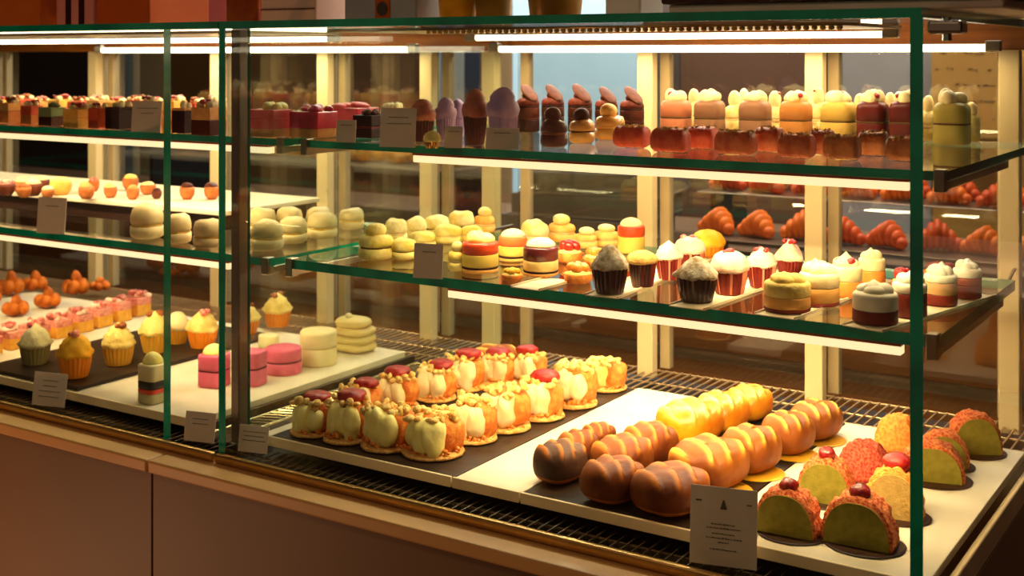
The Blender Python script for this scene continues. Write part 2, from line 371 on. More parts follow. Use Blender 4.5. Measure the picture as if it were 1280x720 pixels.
def macaron(t, w, h, shell=None, fill=None, top=None, bits=None, two=False):
    r = w/2; u = h*(.40 if not top else .34); so = SEED[0]
    def sh(z0, hh, up, rad):
        g = G(); p = [(rad*.93, 0), (rad, hh*.18), (rad*.99, hh*.45), (rad*.88, hh*.78), (rad*.55, hh*.97), (.0005, hh)]
        if not up: p = [(rad*.75, 0), (rad*.93, hh*.15), (rad, hh*.5), (rad*.97, hh)]; p = [(.0005, 0)]+p
        g.lathe(p, 36, lambda q, z, a, i: (q*(1+.10*noise.noise(Vector((q*math.cos(a)*55, q*math.sin(a)*55, so)))), z*(1+.22*noise.noise(Vector((q*math.cos(a)*60, q*math.sin(a)*60, so+5))))), (0, 0, z0)); return g
    sh(0, u*.9, False, r).build('lower_shell', shell, t, True)
    G().lathe([(r*.8, 0), (r*.9, u*.12), (r*.86, u*.24), (r*.6, u*.28)], 30, lambda q, z, a, i: (q*(1+.04*math.cos(9*a)), z), (0, 0, u*.84)).build('filling', fill, t, True)
    sh(u*1.06, h-u*1.06 if not top else u*.95, True, r*.97).build('upper_shell', shell, t, True)
    if top:
        z = u*1.95
        G().blob((rr(-.1, .1)*r, 0, z+(h-z)*.4), r*.62, r*.58, (h-z)*.62, .07, 60, 22, 12, seed=so).build('domed_top', top, t, True)
    if bits: berries(t, h*.93, r*.5, 4, bits, r*.2, 'topping')

def rollcake(t, w, h, skin=None, crumb=CRUMB):
    r = h*.52; g = G(); L = w/2; n = 30; m = 14; v = []
    for i in range(m+1):
        s = -1+2*i/m; e = (1-abs(s)**6)**.5*.12+.88 if abs(s) < 1 else .86
        for k in range(n):
            a = 2*math.pi*k/n
            q = 1+.05*math.cos(s*26+a*2)
            y = r*1.05*e*q*math.copysign(abs(math.cos(a))**.7, math.cos(a)); z = r*.9*e*q*math.copysign(abs(math.sin(a))**.7, math.sin(a))
            v.append((L*s, y, r*.92+z))
    f = [(i*n+k, (i+1)*n+k, (i+1)*n+(k+1) % n, i*n+(k+1) % n) for i in range(m) for k in range(n)]+[tuple(range(n)), tuple(m*n+k for k in range(n))[::-1]]
    g.add(v, f); g.build('sponge_roll', skin, t, True)
    g = G()
    for k in range(16): g.blob((rr(-.9, .9)*L, rr(-.6, .6)*r, h*.93), w*rr(.05, .09), w*.06, h*rr(.05, .10), .15, 150, 8, 6, seed=k)
    g.build('crumb_topping', crumb, t, True)

def halfdome(t, w, h, crust=None, face=None, top=RED, cut=True, board=True, L=None, bt=.35):
    r = w/2; L = L or w*.62; z0 = .0016
    if board: G().lathe([(r*1.12, 0), (r*1.14, .0008), (r*1.10, .0016)], 36, None, (.06*w, L*.35, 0), 0, 1, .9).build('cake_board', mat('dark_board', (58, 34, 20), None, 30, .5), t)
    n = 44; m = 18; so = Vector((SEED[0]*2.1, 0, 0)); v = []
    for i in range(m+1):
        s = i/m; sc = 1.0 if s < .5 else math.sqrt(max(0, 1-((s-.5)/.52)**2.4))*.9+.1
        for k in range(n+1):
            a = math.pi*k/n; c, s_ = math.cos(a), math.sin(a)
            p = Vector((r*sc*math.copysign(abs(c)**.85, c), L*s, h*.88*sc**.6*abs(s_)**.85))
            if 0 < k < n and i > 0: p *= 1+.09*noise.noise(p*150+so)
            p.z = max(0, p.z); p.z += z0; p.y -= .0
            v.append(tuple(p))
    N = n+1
    f = [(i*N+k, i*N+k+1, (i+1)*N+k+1, (i+1)*N+k) for i in range(m) for k in range(n)]
    f += [(i*N, (i+1)*N, (i+1)*N+n, i*N+n) for i in range(m)]+[tuple(range(N))[::-1], tuple(m*N+k for k in range(N))]
    G().add(v, f).build('crumb_crust', crust, t, True)
    if cut:
        v = []
        for yy in (-.0018, .002):
            v += [(r*.91*math.copysign(abs(math.cos(math.pi*k/n))**.85, math.cos(math.pi*k/n)), yy, z0+h*.79*math.sin(math.pi*k/n)**.85) for k in range(N)]
        f = [tuple(range(N))]+[(k, N+k, N+k+1, k+1) for k in range(n)]
        G().add(v, f).build('cut_face', face, t)
    if top:
        g = G(); g.blob((rr(-.1, .15)*r, L*bt, z0+h*.93), r*bt, r*bt*.9, h*.16, .10, 120, 18, 10, seed=SEED[0]); g.build('strawberry', top, t, True)

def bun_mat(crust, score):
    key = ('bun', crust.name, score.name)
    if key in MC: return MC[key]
    m = crust.copy(); m.name = crust.name+'_scored_lit'; nt = m.node_tree; n = nt.nodes; p = n['Principled BSDF']
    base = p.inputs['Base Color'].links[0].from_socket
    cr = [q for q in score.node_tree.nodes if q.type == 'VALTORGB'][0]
    a = n.new('ShaderNodeAttribute'); a.attribute_name = 'scored'; mx = n.new('ShaderNodeMix'); mx.data_type = 'RGBA'  # mask of scored crests with top light painted in
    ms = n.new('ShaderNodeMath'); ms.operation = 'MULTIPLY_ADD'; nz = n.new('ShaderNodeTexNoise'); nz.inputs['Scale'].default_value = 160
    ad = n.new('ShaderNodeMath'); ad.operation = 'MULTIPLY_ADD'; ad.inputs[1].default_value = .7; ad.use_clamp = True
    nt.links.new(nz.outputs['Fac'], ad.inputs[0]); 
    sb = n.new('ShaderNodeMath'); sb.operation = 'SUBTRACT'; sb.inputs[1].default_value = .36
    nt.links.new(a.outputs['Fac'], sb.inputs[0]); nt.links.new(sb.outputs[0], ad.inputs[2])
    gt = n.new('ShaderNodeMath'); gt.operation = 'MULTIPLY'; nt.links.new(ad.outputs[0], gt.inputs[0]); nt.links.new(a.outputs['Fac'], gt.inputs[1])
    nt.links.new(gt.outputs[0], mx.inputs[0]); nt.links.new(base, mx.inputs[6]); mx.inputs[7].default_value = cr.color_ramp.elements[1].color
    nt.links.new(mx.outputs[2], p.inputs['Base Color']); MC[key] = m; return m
def bun(t, w, h, L=None, crust=None, score=None, base=None, ns=1.5, board=None, rot=.6):
    L = L or w*1.15; a_, b_ = w/2, L/2; z0 = 0
    if board: G().lathe([(a_*.95, 0), (a_*1.02, .0006), (a_*.95, .0012)], 30, None, (a_*.40, -b_*.2, 0)).build('gold_board', board, t); z0 = .0013
    n = 72; m = 36; so = Vector((SEED[0]*1.7, 3, 0)); v = []; sc = []; off = rr(0, 1)
    for i in range(m+1):
        ph = -math.pi/2+math.pi*i/m
        for k in range(n):
            a = 2*math.pi*k/n
            def sp(x, p): return math.copysign(abs(x)**p, x)
            x = a_*sp(math.cos(ph), .55)*sp(math.cos(a), .70); y = b_*sp(math.cos(ph), .50)*sp(math.sin(a), .66); z = h*.5*sp(math.sin(ph), .78)
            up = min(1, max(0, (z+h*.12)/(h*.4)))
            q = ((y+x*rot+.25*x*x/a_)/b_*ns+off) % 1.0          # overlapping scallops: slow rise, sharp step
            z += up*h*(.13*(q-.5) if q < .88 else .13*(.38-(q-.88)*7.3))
            sc.append(min(1, max(0, (z-h*.14)/(h*.22)))*min(1, max(0, (q-.48)/.25))*(1 if q < .88 else max(0, 1-(q-.88)*14)))  # gold on scored crests, tops only: light from above painted into the crust
            p = Vector((x, y, z)); p *= 1+.02*noise.noise(p*60+so)
            v.append((p.x, p.y, z0+max(0, p.z+h*.5)))
    f = [(i*n+k, i*n+(k+1) % n, (i+1)*n+(k+1) % n, (i+1)*n+k) for i in range(m) for k in range(n)]
    g = G().add(v, f)
    for j, q in enumerate(f):
        if base and sum(v[i][2] for i in q)/4-z0 < h*.22: g.mi[j] = 1
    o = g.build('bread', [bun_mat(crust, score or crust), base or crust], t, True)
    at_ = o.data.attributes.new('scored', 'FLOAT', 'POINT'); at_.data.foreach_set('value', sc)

def creamslice(t, w, h, berry=True, cream=CREAM, crust=None, nb=3):
    r = w/2; so = SEED[0]
    G().lathe([(r*.95, 0), (r*1.06, h*.02), (r*1.04, h*.07), (r*.9, h*.09)], 30, lambda q, z, a, i: (q*(1+.06*noise.noise(Vector((math.cos(a)*3, math.sin(a)*3, so)))), z)).build('biscuit_base', CRUMB, t, True)
    g = G()
    for k in range(nb):
        x = (-1+2*(k+.5)/nb)*r*.62
        g.blob((x+rr(-.08, .08)*r, -r*.42+rr(-.12, .12)*r, h*.42), r*rr(.34, .46), r*.42, h*rr(.30, .46), .16, 60, 22, 16, .9, seed=k+so)
    g.build('piped_cream', cream, t, True)
    g = G()
    for k in range(16):
        a = math.pi+math.pi*rr(-.1, 1.1); g.blob((r*.92*math.cos(a), r*.80*math.sin(a), h*rr(.07, .2)), r*rr(.06, .15), r*rr(.05, .1), h*rr(.03, .07), .2, 150, 8, 6, seed=k+so)
    g.build('base_crumbs', CRUSTO, t, True)
    g = G().blob((0, r*.22, h*.42), r*.92, r*.62, h*.40, .08, 60, 22, 12, .6, seed=so+4); g.build('pastry_shell', crust, t, True)
    g = G()
    for k in range(34): 
        g.blob((rr(-.75, .75)*r, rr(-.62, .55)*r, h*rr(.74, .90)), r*rr(.10, .22), r*rr(.1, .2), h*rr(.05, .10), .2, 150, 9, 6, seed=k+so)
    g.build('crumble', mat('nut_crumble', (232, 180, 96), (246, 222, 150), 160, .6, .7), t, True)
    if berry:
        a = rr(-.3, .3)*r
        G().blob((a, r*.15, h*.93), r*.62, r*.56, h*.13, .08, 120, 22, 12, .8, seed=so).build('strawberry', RED, t, True)

def cube(t, w, h, layers, bits=None, topm=None, d=1.0, nb=7, bm_=None):
    z = 0; th = h*.74
    for k, (fr, m) in enumerate(layers):
        G().box(-w/2, w/2, -w/2*d, w/2*d, z, z+fr*th, min(.0012, fr*th*.2)).build('layer', m, t); z += fr*th
    g = G()
    for k in range(nb): g.blob((rr(-.4, .4)*w, rr(-.4, .4)*w*d, z+h*.06), w*rr(.12, .2), w*rr(.12, .2), h*rr(.08, .15), .12, 120, 12, 8, seed=k+SEED[0])
    if topm: g.build('cream_topping', topm, t, True)
    if bits: berries(t, z+h*.12, w*.4, nb, bits, w*.13, 'berry_topping')

# ------------------------------------------------------------------ deck boards and trays
def board(name, label, cat, x0, x1, y0, y1, z0, z1, m, rim=None, group=None):
    t = thing(name, label, cat, ((x0+x1)/2, (y0+y1)/2, z0), 0, group); cx, cy = (x0+x1)/2, (y0+y1)/2
    G().box(x0-cx, x1-cx, y0-cy, y1-cy, 0, z1-z0, .0008).build('surface', m, t)
    if rim: G().box(x0-cx, x1-cx, y0-cy-.004, y0-cy-.0001, -.001, z1-z0+.002, .001).build('front_lip', rim, t)
    return t
BT = DECK-.0005; B0 = .8000
LIP = mat('lip_enamel', (236, 216, 176), None, 10, .35)
board('white_tray', 'white tray strip at the left end of the right-hand deck, beside the wire teeth', 'tray', -1.152, -1.136, .052, .512, B0, BT, WHITE, LIP)
board('slate_board', 'dark slate board under the strawberry cream slices', 'board', -1.134, -.8455, .052, .512, B0, BT, SLATE, LIP)
board('white_tray', 'bright empty white tray between the cream slices and the brown loaves', 'tray', -.8435, -.752, .052, .520, B0, BT, WHITE, LIP)
board('slate_board', 'dark board under the scored brown loaves', 'board', -.750, -.532, .052, .512, B0, BT, SLATE, LIP)
board('white_tray', 'white tray under the green-faced half domes at the right end', 'tray', -.530, -.3065, .052, .512, B0, BT, WHITE, LIP)
pL = at(105, 487, DECK)[0]
board('white_tray', 'long white tray over the whole deck of the left-hand case', 'tray', -2.6, -1.270, .052, .512, B0, BT, WHITE, LIP)
# dark plinth board under the yellow cupcakes (runs front to back)
x_a = at(10, 455, DECK)[0].x; x_b = at(108, 486, DECK)[0].x
tag(G().box(x_a, x_b, .058, .47, DECK+.0002, DECK+.006, .001).build('slate_board', SLATE), 'narrow dark board under the row of yellow cupcakes in the left-hand case', 'board')
CZ = DECK+.0065

# ------------------------------------------------------------------ deck, right: strawberry cream slices
CRUSTO = mat('baked_crust', (216, 120, 50), (236, 160, 80), 90, .55, .5)
YC = mat('lime_cream', (250, 240, 170), (246, 232, 150), 50, .5, .25)
gr = 'strawberry cream slices on the slate board'
front = [(392, 547, 46, 50, True, YC), (434, 556, 48, 60, True, YC), (485, 566, 54, 60, False, YC), (541, 576, 62, 62, False, YC), (590, 556, 50, 60, False, CREAM),
         (632, 542, 50, 60, False, CREAM), (675, 527, 48, 56, True, CREAM), (717, 511, 48, 58, False, CREAM), (757, 490, 42, 44, False, YCREAM)]
for k, (px, bt, w, h, b, cm) in enumerate(front):
    item(creamslice, 'cream_slice', '%s from left in the near row of cream slices on slate%s' % (ORD[k], ', with strawberry' if b else ''), 'pastry', px, bt+2, w*1.2, h*1.12, DECK, gr, rr(-.15, .15), berry=b, cream=cm, crust=CRUSTO, nb=3 if k != 8 else 1)
rear = [(450, 528, 44, 48), (496, 517, 46, 50), (545, 505, 42, 48), (580, 492, 44, 48), (622, 484, 42, 42), (662, 484, 38, 44)]
for k, (px, bt, w, h) in enumerate(rear):
    item(creamslice, 'cream_slice', '%s from left in the far row of cream slices, topped with a whole strawberry' % ORD[k], 'pastry', px, bt, w*1.15, h*1.1, DECK, gr, 0, berry=True, crust=CRUSTO)
BR1 = mat('golden_bread', (176, 104, 34), (150, 80, 22), 30, .5, .3); BR2 = mat('bread_gold', (240, 176, 70), (250, 200, 100), 50, .4, .2, coat=.3)
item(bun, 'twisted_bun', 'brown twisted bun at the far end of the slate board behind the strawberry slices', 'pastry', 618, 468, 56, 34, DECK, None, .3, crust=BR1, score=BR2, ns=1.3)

# scored loaves
DB = mat('dark_bread', (146, 82, 34), (112, 54, 20), 30, .5, .3)
DG = mat('bread_score_lit', (206, 120, 44), (216, 136, 56), 90, .6, .5)
OB = mat('orange_bread_base', (222, 140, 50), (206, 122, 42), 50, .5, .3)
YB1 = mat('yellow_glaze', (220, 130, 18), (236, 160, 30), 40, .4, .2, coat=.2); YB2 = mat('yellow_glaze_light', (252, 216, 90), (255, 228, 130), 60, .35, .2, coat=.4)
MB_ = mat('mid_bread', (156, 94, 32), (130, 70, 22), 30, .5, .3); MG = mat('pale_score_lit', (246, 190, 90), (238, 176, 76), 70, .5, .4)
GB = mat('gold_card', (226, 172, 44), (236, 186, 60), 30, .35, metal=.3)
gr = 'scored loaves on the dark board'
loaves = [  # px bottom w h crust score base board label
 (748, 566, 38, 34, DB, DG, OB, None, 'small dark scored loaf farthest back in the left column beside the empty tray'),
 (722, 584, 46, 42, DB, DG, OB, None, 'dark scored loaf directly behind the grey-faced loaf'),
 (700, 610, 58, 54, mat('grey_crust', (112, 78, 62), (96, 66, 54), 40, .55, .3), DG, mat('bread_pinkbase', (190, 116, 60), None, 50, .5), None, 'grey-faced rounded loaf at the front left corner of the loaf board'),
 (936, 530, 52, 44, YB1, MG, None, None, 'orange-yellow glazed loaf at the back end of the middle column'),
 (902, 545, 60, 50, YB1, YB2, None, None, 'bright yellow glazed loaf, second from the back of the middle column'),
 (862, 562, 72, 56, YB1, YB2, None, None, 'bright yellow glazed loaf, third from the back of the middle column'),
 (812, 590, 62, 56, DB, DG, OB, None, 'dark scored loaf in mid column just before the yellow ones'),
 (778, 606, 68, 56, DB, DG, OB, None, 'dark scored loaf in mid column behind the front brown one'),
 (766, 636, 70, 58, DB, DG, OB, None, 'glossy brown loaf at the board edge between grey-faced loaf and the one by the card'),
 (1020, 555, 58, 48, MB_, BR2, None, GB, 'golden loaf farthest back in the right column, near the upright post'),
 (985, 574, 60, 52, MB_, MG, None, GB, 'golden loaf on gold card, second from back in the right column'),
 (938, 598, 68, 58, MB_, MG, None, GB, 'golden loaf on gold card, third from back in the right column'),
 (886, 622, 88, 66, MB_, MG, None, GB, 'large golden-brown loaf just behind the printed card'),
 (838, 652, 86, 64, DB, DG, OB, None, 'glossy brown loaf nearest the front rail touching the printed card'),
]
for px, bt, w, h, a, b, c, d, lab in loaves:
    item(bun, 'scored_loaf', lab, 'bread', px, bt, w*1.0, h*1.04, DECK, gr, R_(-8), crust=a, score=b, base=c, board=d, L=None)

# half domes
HC = mat('red_crumb', (186, 66, 30), (232, 150, 88), 300, .65, 1); HC2 = mat('pink_crumb', (178, 44, 34), (226, 120, 88), 300, .6, 1); HC3 = mat('orange_crumb', (236, 140, 60), (246, 176, 90), 220, .6, .9)
GF = mat('green_sponge', (136, 126, 44), (150, 138, 54), 120, .7, .3); GF2 = mat('tan_sponge', (190, 158, 92), (204, 172, 104), 120, .7, .3)
DR = mat('dark_berry', (164, 20, 28), (130, 10, 18), 160, .25, .4, coat=.6)
gr = 'half dome cakes on the white tray'
domes = [
 (1118, 578, 52, 60, HC3, None, None, 'orange-crumbed dome at the back, left of the green glass edge', 0),
 (1222, 580, 62, 64, HC, GF, None, 'red-crusted half dome farthest right, beside the upright post', .5),
 (1076, 618, 64, 66, HC2, None, None, 'uncut pink-crumbed dome behind the green-faced ones', 0),
 (1180, 596, 60, 56, HC, GF, None, 'green-faced half dome, second from the far right on the tray', .25),
 (1165, 618, 78, 64, HC, GF, None, 'green-faced half dome seen right behind the vertical glass edge', .25),
 (1030, 644, 70, 72, HC, GF, DR, 'green-faced half dome with berry in the second row, left end', .1),
 (1116, 664, 72, 80, HC3, GF2, RED, 'tan-faced half dome with a large red strawberry beside the glass edge', .15),
 (980, 687, 80, 76, HC, GF, DR, 'green-faced half dome with berry right next to the printed card', .05),
 (1070, 704, 90, 84, HC, GF, DR, 'largest green-faced half dome, nearest the front rail', .05)]
for px, bt, w, h, cr, fc, tp, lab, rz in domes:
    item(halfdome, 'half_dome_cake', lab, 'cake', px, bt, w*1.0, h*1.03, DECK, gr, rz, crust=cr, face=fc or GF, cut=fc is not None, top=tp, bt=.52 if tp is RED else .30)

# ------------------------------------------------------------------ deck, left
OC = mat('orange_paper', (226, 138, 34), (236, 150, 44), 30, .5); YCa = mat('yellow_paper', (214, 160, 56), (222, 170, 66), 30, .5); GC = mat('sage_paper', (150, 138, 92), (158, 146, 100), 30, .5)
PB = mat('pink_berry', (214, 92, 92), (240, 180, 160), 200, .4, .5); NB = mat('brown_nut', (150, 84, 44), (180, 110, 60), 120, .5, .5)
VAN = mat('vanilla_frosting', (240, 210, 120), (248, 226, 150), 80, .5, .5); GRN = mat('pale_frosting', (224, 214, 166), (236, 226, 184), 80, .5, .5); YEL = mat('mango_frosting', (240, 178, 40), (246, 196, 66), 60, .4, .4)
gr = 'frosted cupcakes on the narrow dark board'
for px, bt, w, h, cs, fr, bits, lab in [
 (347, 411, 38, 44, OC, VAN, NB, 'orange cupcake at the far end of the dark board in the left case'),
 (309, 420, 34, 40, OC, VAN, NB, 'cupcake hidden by the bronze upright in the left case'),
 (253, 438, 42, 50, OC, VAN, PB, 'orange cupcake with crumbly yellow top between the two green edges'),
 (222, 432, 30, 42, YCa, CREAM, None, 'small cream-domed cupcake just right of the left green edge'),
 (194, 444, 42, 54, YCa, VAN, NB, 'yellow cupcake partly behind the left green glass edge'),
 (148, 460, 44, 56, YCa, VAN, NB, 'yellow cupcake with nut crumbs, third from the left in the case'),
 (94, 476, 46, 62, OC, YEL, PB, 'orange mango cupcake with a red berry, behind the leftmost lower card'),
 (44, 459, 42, 54, GC, GRN, PB, 'sage-coloured cupcake with pale frosting and pink bits, leftmost')]:
    item(cupcake, 'cupcake', lab, 'cupcake', px, bt, w*.95, h, CZ, gr, 0, case=cs, frost=fr, style='swirl' if fr is not CREAM else 'dome', bits=bits, ch=.46)
PK = mat('pink_icing', (226, 110, 140), (232, 124, 152), 20, .4, .1); PKD = mat('pink_seam', (120, 50, 64), None, 30, .5); WI = mat('white_icing', (232, 216, 170), (238, 224, 182), 20, .45, .1)
TPK = mat('tart_pink', (226, 130, 120), (240, 176, 156), 120, .4, .4); TB = mat('tart_base', (232, 170, 64), (240, 186, 86), 90, .6, .5)
item(layered, 'petit_four', 'small grey and white petit four with yellow ball by the left green glass edge', 'cake', 191, 506, 30, 66, DECK, None, 0,
     layers=[(.25, mat('sage_sponge', (190, 180, 140), None, 60, .6)), (.12, mat('coral_jelly', (220, 90, 70), None, 60, .4)), (.2, mat('dark_grey_layer', (70, 64, 62), None, 60, .5)), (.43, WI)], top='dome', topmat=YCREAM, sq=.5)
item(layered, 'pink_cake', 'square pink cake with a yellow roll on top, left of the bronze upright', 'cake', 268, 486, 34, 56, DECK, 'pink cakes', .2, layers=[(.48, PK), (.04, PKD), (.48, PK)], top='dome', topmat=YCREAM, sq=.5)
item(layered, 'pink_cake', 'square pink cake standing right of the bronze upright', 'cake', 316, 484, 30, 46, DECK, 'pink cakes', .2, layers=[(.48, PK), (.04, PKD), (.48, PK)], sq=.5)
item(layered, 'pink_cake', 'round pink cake with a dark slit, beside the white round cake', 'cake', 354, 471, 46, 38, DECK, 'pink cakes', 0, layers=[(.44, PK), (.06, PKD), (.5, PK)])
item(layered, 'white_cake', 'plain round white cake between the pink and the folded one', 'cake', 398, 460, 46, 48, DECK, None, 0, layers=[(.5, WI), (.02, mat('cream_seam', (200, 180, 130), None, 30, .5)), (.48, WI)])
item(layered, 'white_cake', 'small low white cake behind the round pink one', 'cake', 336, 436, 26, 18, DECK, None, 0, layers=[(1, WI)])
def folded(t, w, h):
    g = G(); r = w/2
    for k in range(4): g.blob((rr(-.04, .04)*w, 0, h*(.13+.21*k)), r*(1-.04*k), r*(.9-.04*k), h*.15, .05, 40, 30, 10, .8, seed=k+3)
    g.build('folded_cream', mat('folded_icing', (214, 194, 132), (222, 204, 144), 20, .5, .1), t, True)
    G().blob((-.12*w, -.1*w, h*.93), r*.18, r*.18, h*.09, .05, 60).build('cream_knob', WI, t, True)
item(folded, 'folded_cake', 'cream cake with draped folds and a knob, farthest right in the left case', 'cake', 444, 444, 52, 52, DECK, None)
gr = 'pink topped tart slices'
for k, (px, bt, w) in enumerate([(171, 396, 28), (147, 403, 28), (123, 410, 29), (98, 417, 30), (71, 424, 31), (43, 431, 32), (14, 438, 33), (-18, 446, 34)]):
    item(cube, 'tart_slice', '%s pink berry tart slice counted from the far end of the tart row' % ORD[k], 'tart', px, bt, w*1.02, 33, DECK, gr, 0, layers=[(.62, TB), (.38, TPK)], bits=PB, topm=mat('tart_cream', (240, 200, 180), None, 90, .5), nb=5, d=.75)
def starp(t, w, h, m):
    g = G()
    for k in range(5):
        a = k*1.2566+.3; g.blob((w*.28*math.cos(a), w*.28*math.sin(a), h*.35), w*.22, w*.22, h*.3, .08, 60, 12, 8, seed=k)
    g.blob((0, 0, h*.6), w*.2, w*.2, h*.4, .08, 60, 12, 8); g.build('pastry', m, t, True)
OP = mat('orange_pastry', (214, 126, 34), (180, 90, 20), 60, .55, .5)
gr = 'orange star pastries at the back of the left case'
k = 0
for px, bt, w, h in [(14, 372, 34, 34), (44, 366, 32, 28), (60, 388, 34, 30), (95, 372, 34, 34), (20, 398, 34, 30), (-14, 384, 34, 30), (125, 366, 28, 20)]:
    item(lambda t, w, h: starp(t, w, h, OP), 'star_pastry', '%s dim orange star-shaped pastry in the heap behind the pink tarts' % ['tall leftmost', 'rear middle', 'central front', 'tall right-hand', 'front left', 'cut-off left', 'small rightmost'][k], 'pastry', px, bt, w, h, DECK, gr); k += 1

# ------------------------------------------------------------------ lower shelf, right
def P2(*a, **k): return item(*a, **k)
CH = mat('chocolate_case', (66, 24, 18), (76, 28, 20), 30, .35, coat=.3); RC = mat('red_brown_case', (120, 36, 26), (128, 42, 30), 30, .45); RS = mat('pink_stripe', (214, 140, 110), None, 30, .5)
SUG = mat('powdered_sugar', (252, 244, 224), (196, 170, 130), 110, .8, .8); NUT = mat('crumb_top', (200, 160, 90), (226, 190, 120), 160, .7, .8)
FP = mat('pink_white_frosting', (250, 226, 200), (240, 190, 170), 70, .5, .4, sss=.2)
paper_m = mat('tray_paper', (244, 228, 196), (236, 216, 180), 12, .5)
def strip(label, pa, pb, z, wpx, m=paper_m):
    a, ta = at(*pa, z); b, tb = at(*pb, z); d = (b-a).normalized(); n = Vector((-d.y, d.x, 0))*wpx*ta/FPX/2
    L = (b-a).length; t = thing('paper_tray', label, 'tray', ((a+b)/2+Vector((0, 0, .0002))), math.atan2(d.y, d.x), 'pastry papers on the shelves')
    w = n.length
    G().box(-L/2, L/2, -w, w, 0, .0011, .0004).build('paper', m, t)
    G().box(-L/2, L/2, -w, -w+.0014, .0011, .003).box(-L/2, L/2, w-.0014, w, .0011, .003).build('folded_rim', m, t)
S2 = S2Z
strip('pale paper tray under the column of chocolate cupcakes with sugar peak in front', (752, 372), (880, 322), S2, 46)
strip('pale paper tray under the striped cupcakes, second paper from the left', (858, 386), (1000, 337), S2, 50)
strip('pale paper tray under the yellow-based cheesecakes', (968, 397), (1100, 349), S2, 56)
strip('pale paper tray under the red-based cakes at the right shelf end', (1078, 412), (1222, 368), S2, 56)
strip('small white paper under the plum-banded round cake', (656, 362), (700, 350), S2, 44)
Z = S2+.0022
gr = 'cupcakes on the lower right shelf'
for px, bt, w, h, cs, st, fr, sty, bits, ch, lab in [
 (885, 323, 44, 36, OC, None, YEL, 'dome', None, .4, 'yellow-domed cupcake farthest back in the chocolate column'),
 (862, 336, 42, 40, RC, RS, FP, 'dome', PB, .48, 'pink-white frosted cupcake, second from back in the chocolate column'),
 (836, 352, 36, 50, RC, RS, FP, 'swirl', None, .56, 'white frosted striped cupcake, middle of the chocolate column'),
 (803, 361, 38, 48, CH, RC, NUT, 'dome', None, .68, 'brown cupcake with golden crumb top, second from front'),
 (762, 370, 50, 64, CH, None, SUG, 'peak', None, .52, 'dark chocolate cupcake with tall sugar-dusted peak, leftmost'),
 (987, 346, 36, 46, RC, None, FP, 'peak', RED, .44, 'white peaked cupcake with red bits, farthest back of the striped ones'),
 (952, 362, 40, 52, RC, RS, FP, 'swirl', RED, .55, 'red-cased cupcake with pink swirl, third from front'),
 (912, 371, 50, 58, RC, RS, FP, 'dome', RED, .55, 'striped cupcake with white top and red berries, second from front'),
 (871, 381, 56, 60, CH, None, SUG, 'peak', None, .55, 'dark chocolate cupcake with blunt sugared top, right of the peaked one')]:
    item(cupcake, 'cupcake', lab, 'cupcake', px, bt, w*.98, h, Z, gr, 0, case=cs, stripe=st, frost=fr, style=sty, bits=bits, ch=ch)
YBs = mat('cheesecake_base', (224, 168, 88), (232, 180, 104), 50, .5, .2); OBs = mat('orange_base', (230, 140, 60), (238, 156, 80), 50, .5, .2)
RBs = mat('red_velvet_base', (126, 44, 28), (138, 52, 34), 60, .5, .2); WT = mat('white_mousse', (248, 240, 216), (250, 244, 224), 30, .45, .1, sss=.15); TN = mat('tan_mousse', (206, 166, 116), None, 30, .5)
DK = mat('dark_line', (60, 26, 16), None, 30, .5)
gr = 'cheesecakes on the lower right shelf'
for px, bt, w, h, ly_, tm, bits, lab in [
 (1090, 359, 34, 46, [(.55, OBs), (.45, CREAM)], CREAM, RED, 'small orange-based cheesecake with pointed cream, farthest back'),
 (1057, 373, 42, 52, [(.5, OBs), (.5, CREAM)], CREAM, RED, 'yellow cheesecake with cream and red bits, third from the front'),
 (1024, 385, 52, 56, [(.10, RBs), (.45, YBs), (.45, CREAM)], CREAM, RED, 'cheesecake with thick white cream, second from the front'),
 (984, 393, 60, 52, [(.10, RBs), (.40, YBs), (.5, VAN)], VAN, None, 'wide yellow cheesecake at the front of its paper tray')]:
    item(layered, 'cheesecake', lab, 'cake', px, bt, w*.96, h, Z, gr, 0, layers=ly_, top='cream', topmat=tm, bits=bits, nb=3)
gr = 'red based cakes on the lower right shelf'
for px, bt, w, h, ly_, tm, bits, lab in [
 (1209, 375, 36, 50, [(.45, RBs), (.25, mat('brown_red', (150, 74, 44), None, 50, .5)), (.3, WT)], WT, None, 'red-based cake with white cream farthest right on the shelf'),
 (1176, 384, 42, 52, [(.35, RBs), (.4, TN), (.25, WT)], WT, None, 'tan and red layered cake just right of the vertical glass edge'),
 (1137, 399, 44, 58, [(.7, RBs), (.3, WT)], WT, RED, 'red velvet cake with cream partly behind the vertical glass edge'),
 (1094, 408, 58, 54, [(.42, RBs), (.58, WT)], WT, None, 'two-tone round cake, white over dark red, nearest the shelf front')]:
    item(layered, 'mousse_cake', lab, 'cake', px, bt, w*.96, h, Z, gr, 0, layers=ly_, top='cream', topmat=tm, bits=bits, nb=1)
# fruit and cream cakes
YM = mat('lemon_layer', (226, 200, 96), (234, 210, 112), 40, .5, .1); ORD_ = mat('orange_red_jelly', (224, 76, 34), (232, 96, 44), 40, .3, coat=.5); PL_ = mat('plum_jelly', (104, 36, 40), (120, 48, 50), 40, .3, coat=.4)
PUFF = mat('puff_shell', (226, 204, 96), (240, 226, 150), 70, .55, .4); PUFW = mat('puff_white', (246, 234, 184), (232, 212, 128), 70, .55, .4); PUFO = mat('puff_orange', (240, 180, 90), (248, 206, 130), 60, .5, .3); DKF = mat('dark_filling', (110, 80, 40), None, 40, .5)
gr = 'layered round cakes on the lower right shelf'
item(layered, 'layered_cake', 'round cake with orange-red band over lemon, right of the small grey card', 'cake', 600, 343, 46, 52, S2+.0004, gr, 0, layers=[(.12, YBs), (.06, DK), (.42, YM), (.40, ORD_)], top='cream', topmat=YCREAM)
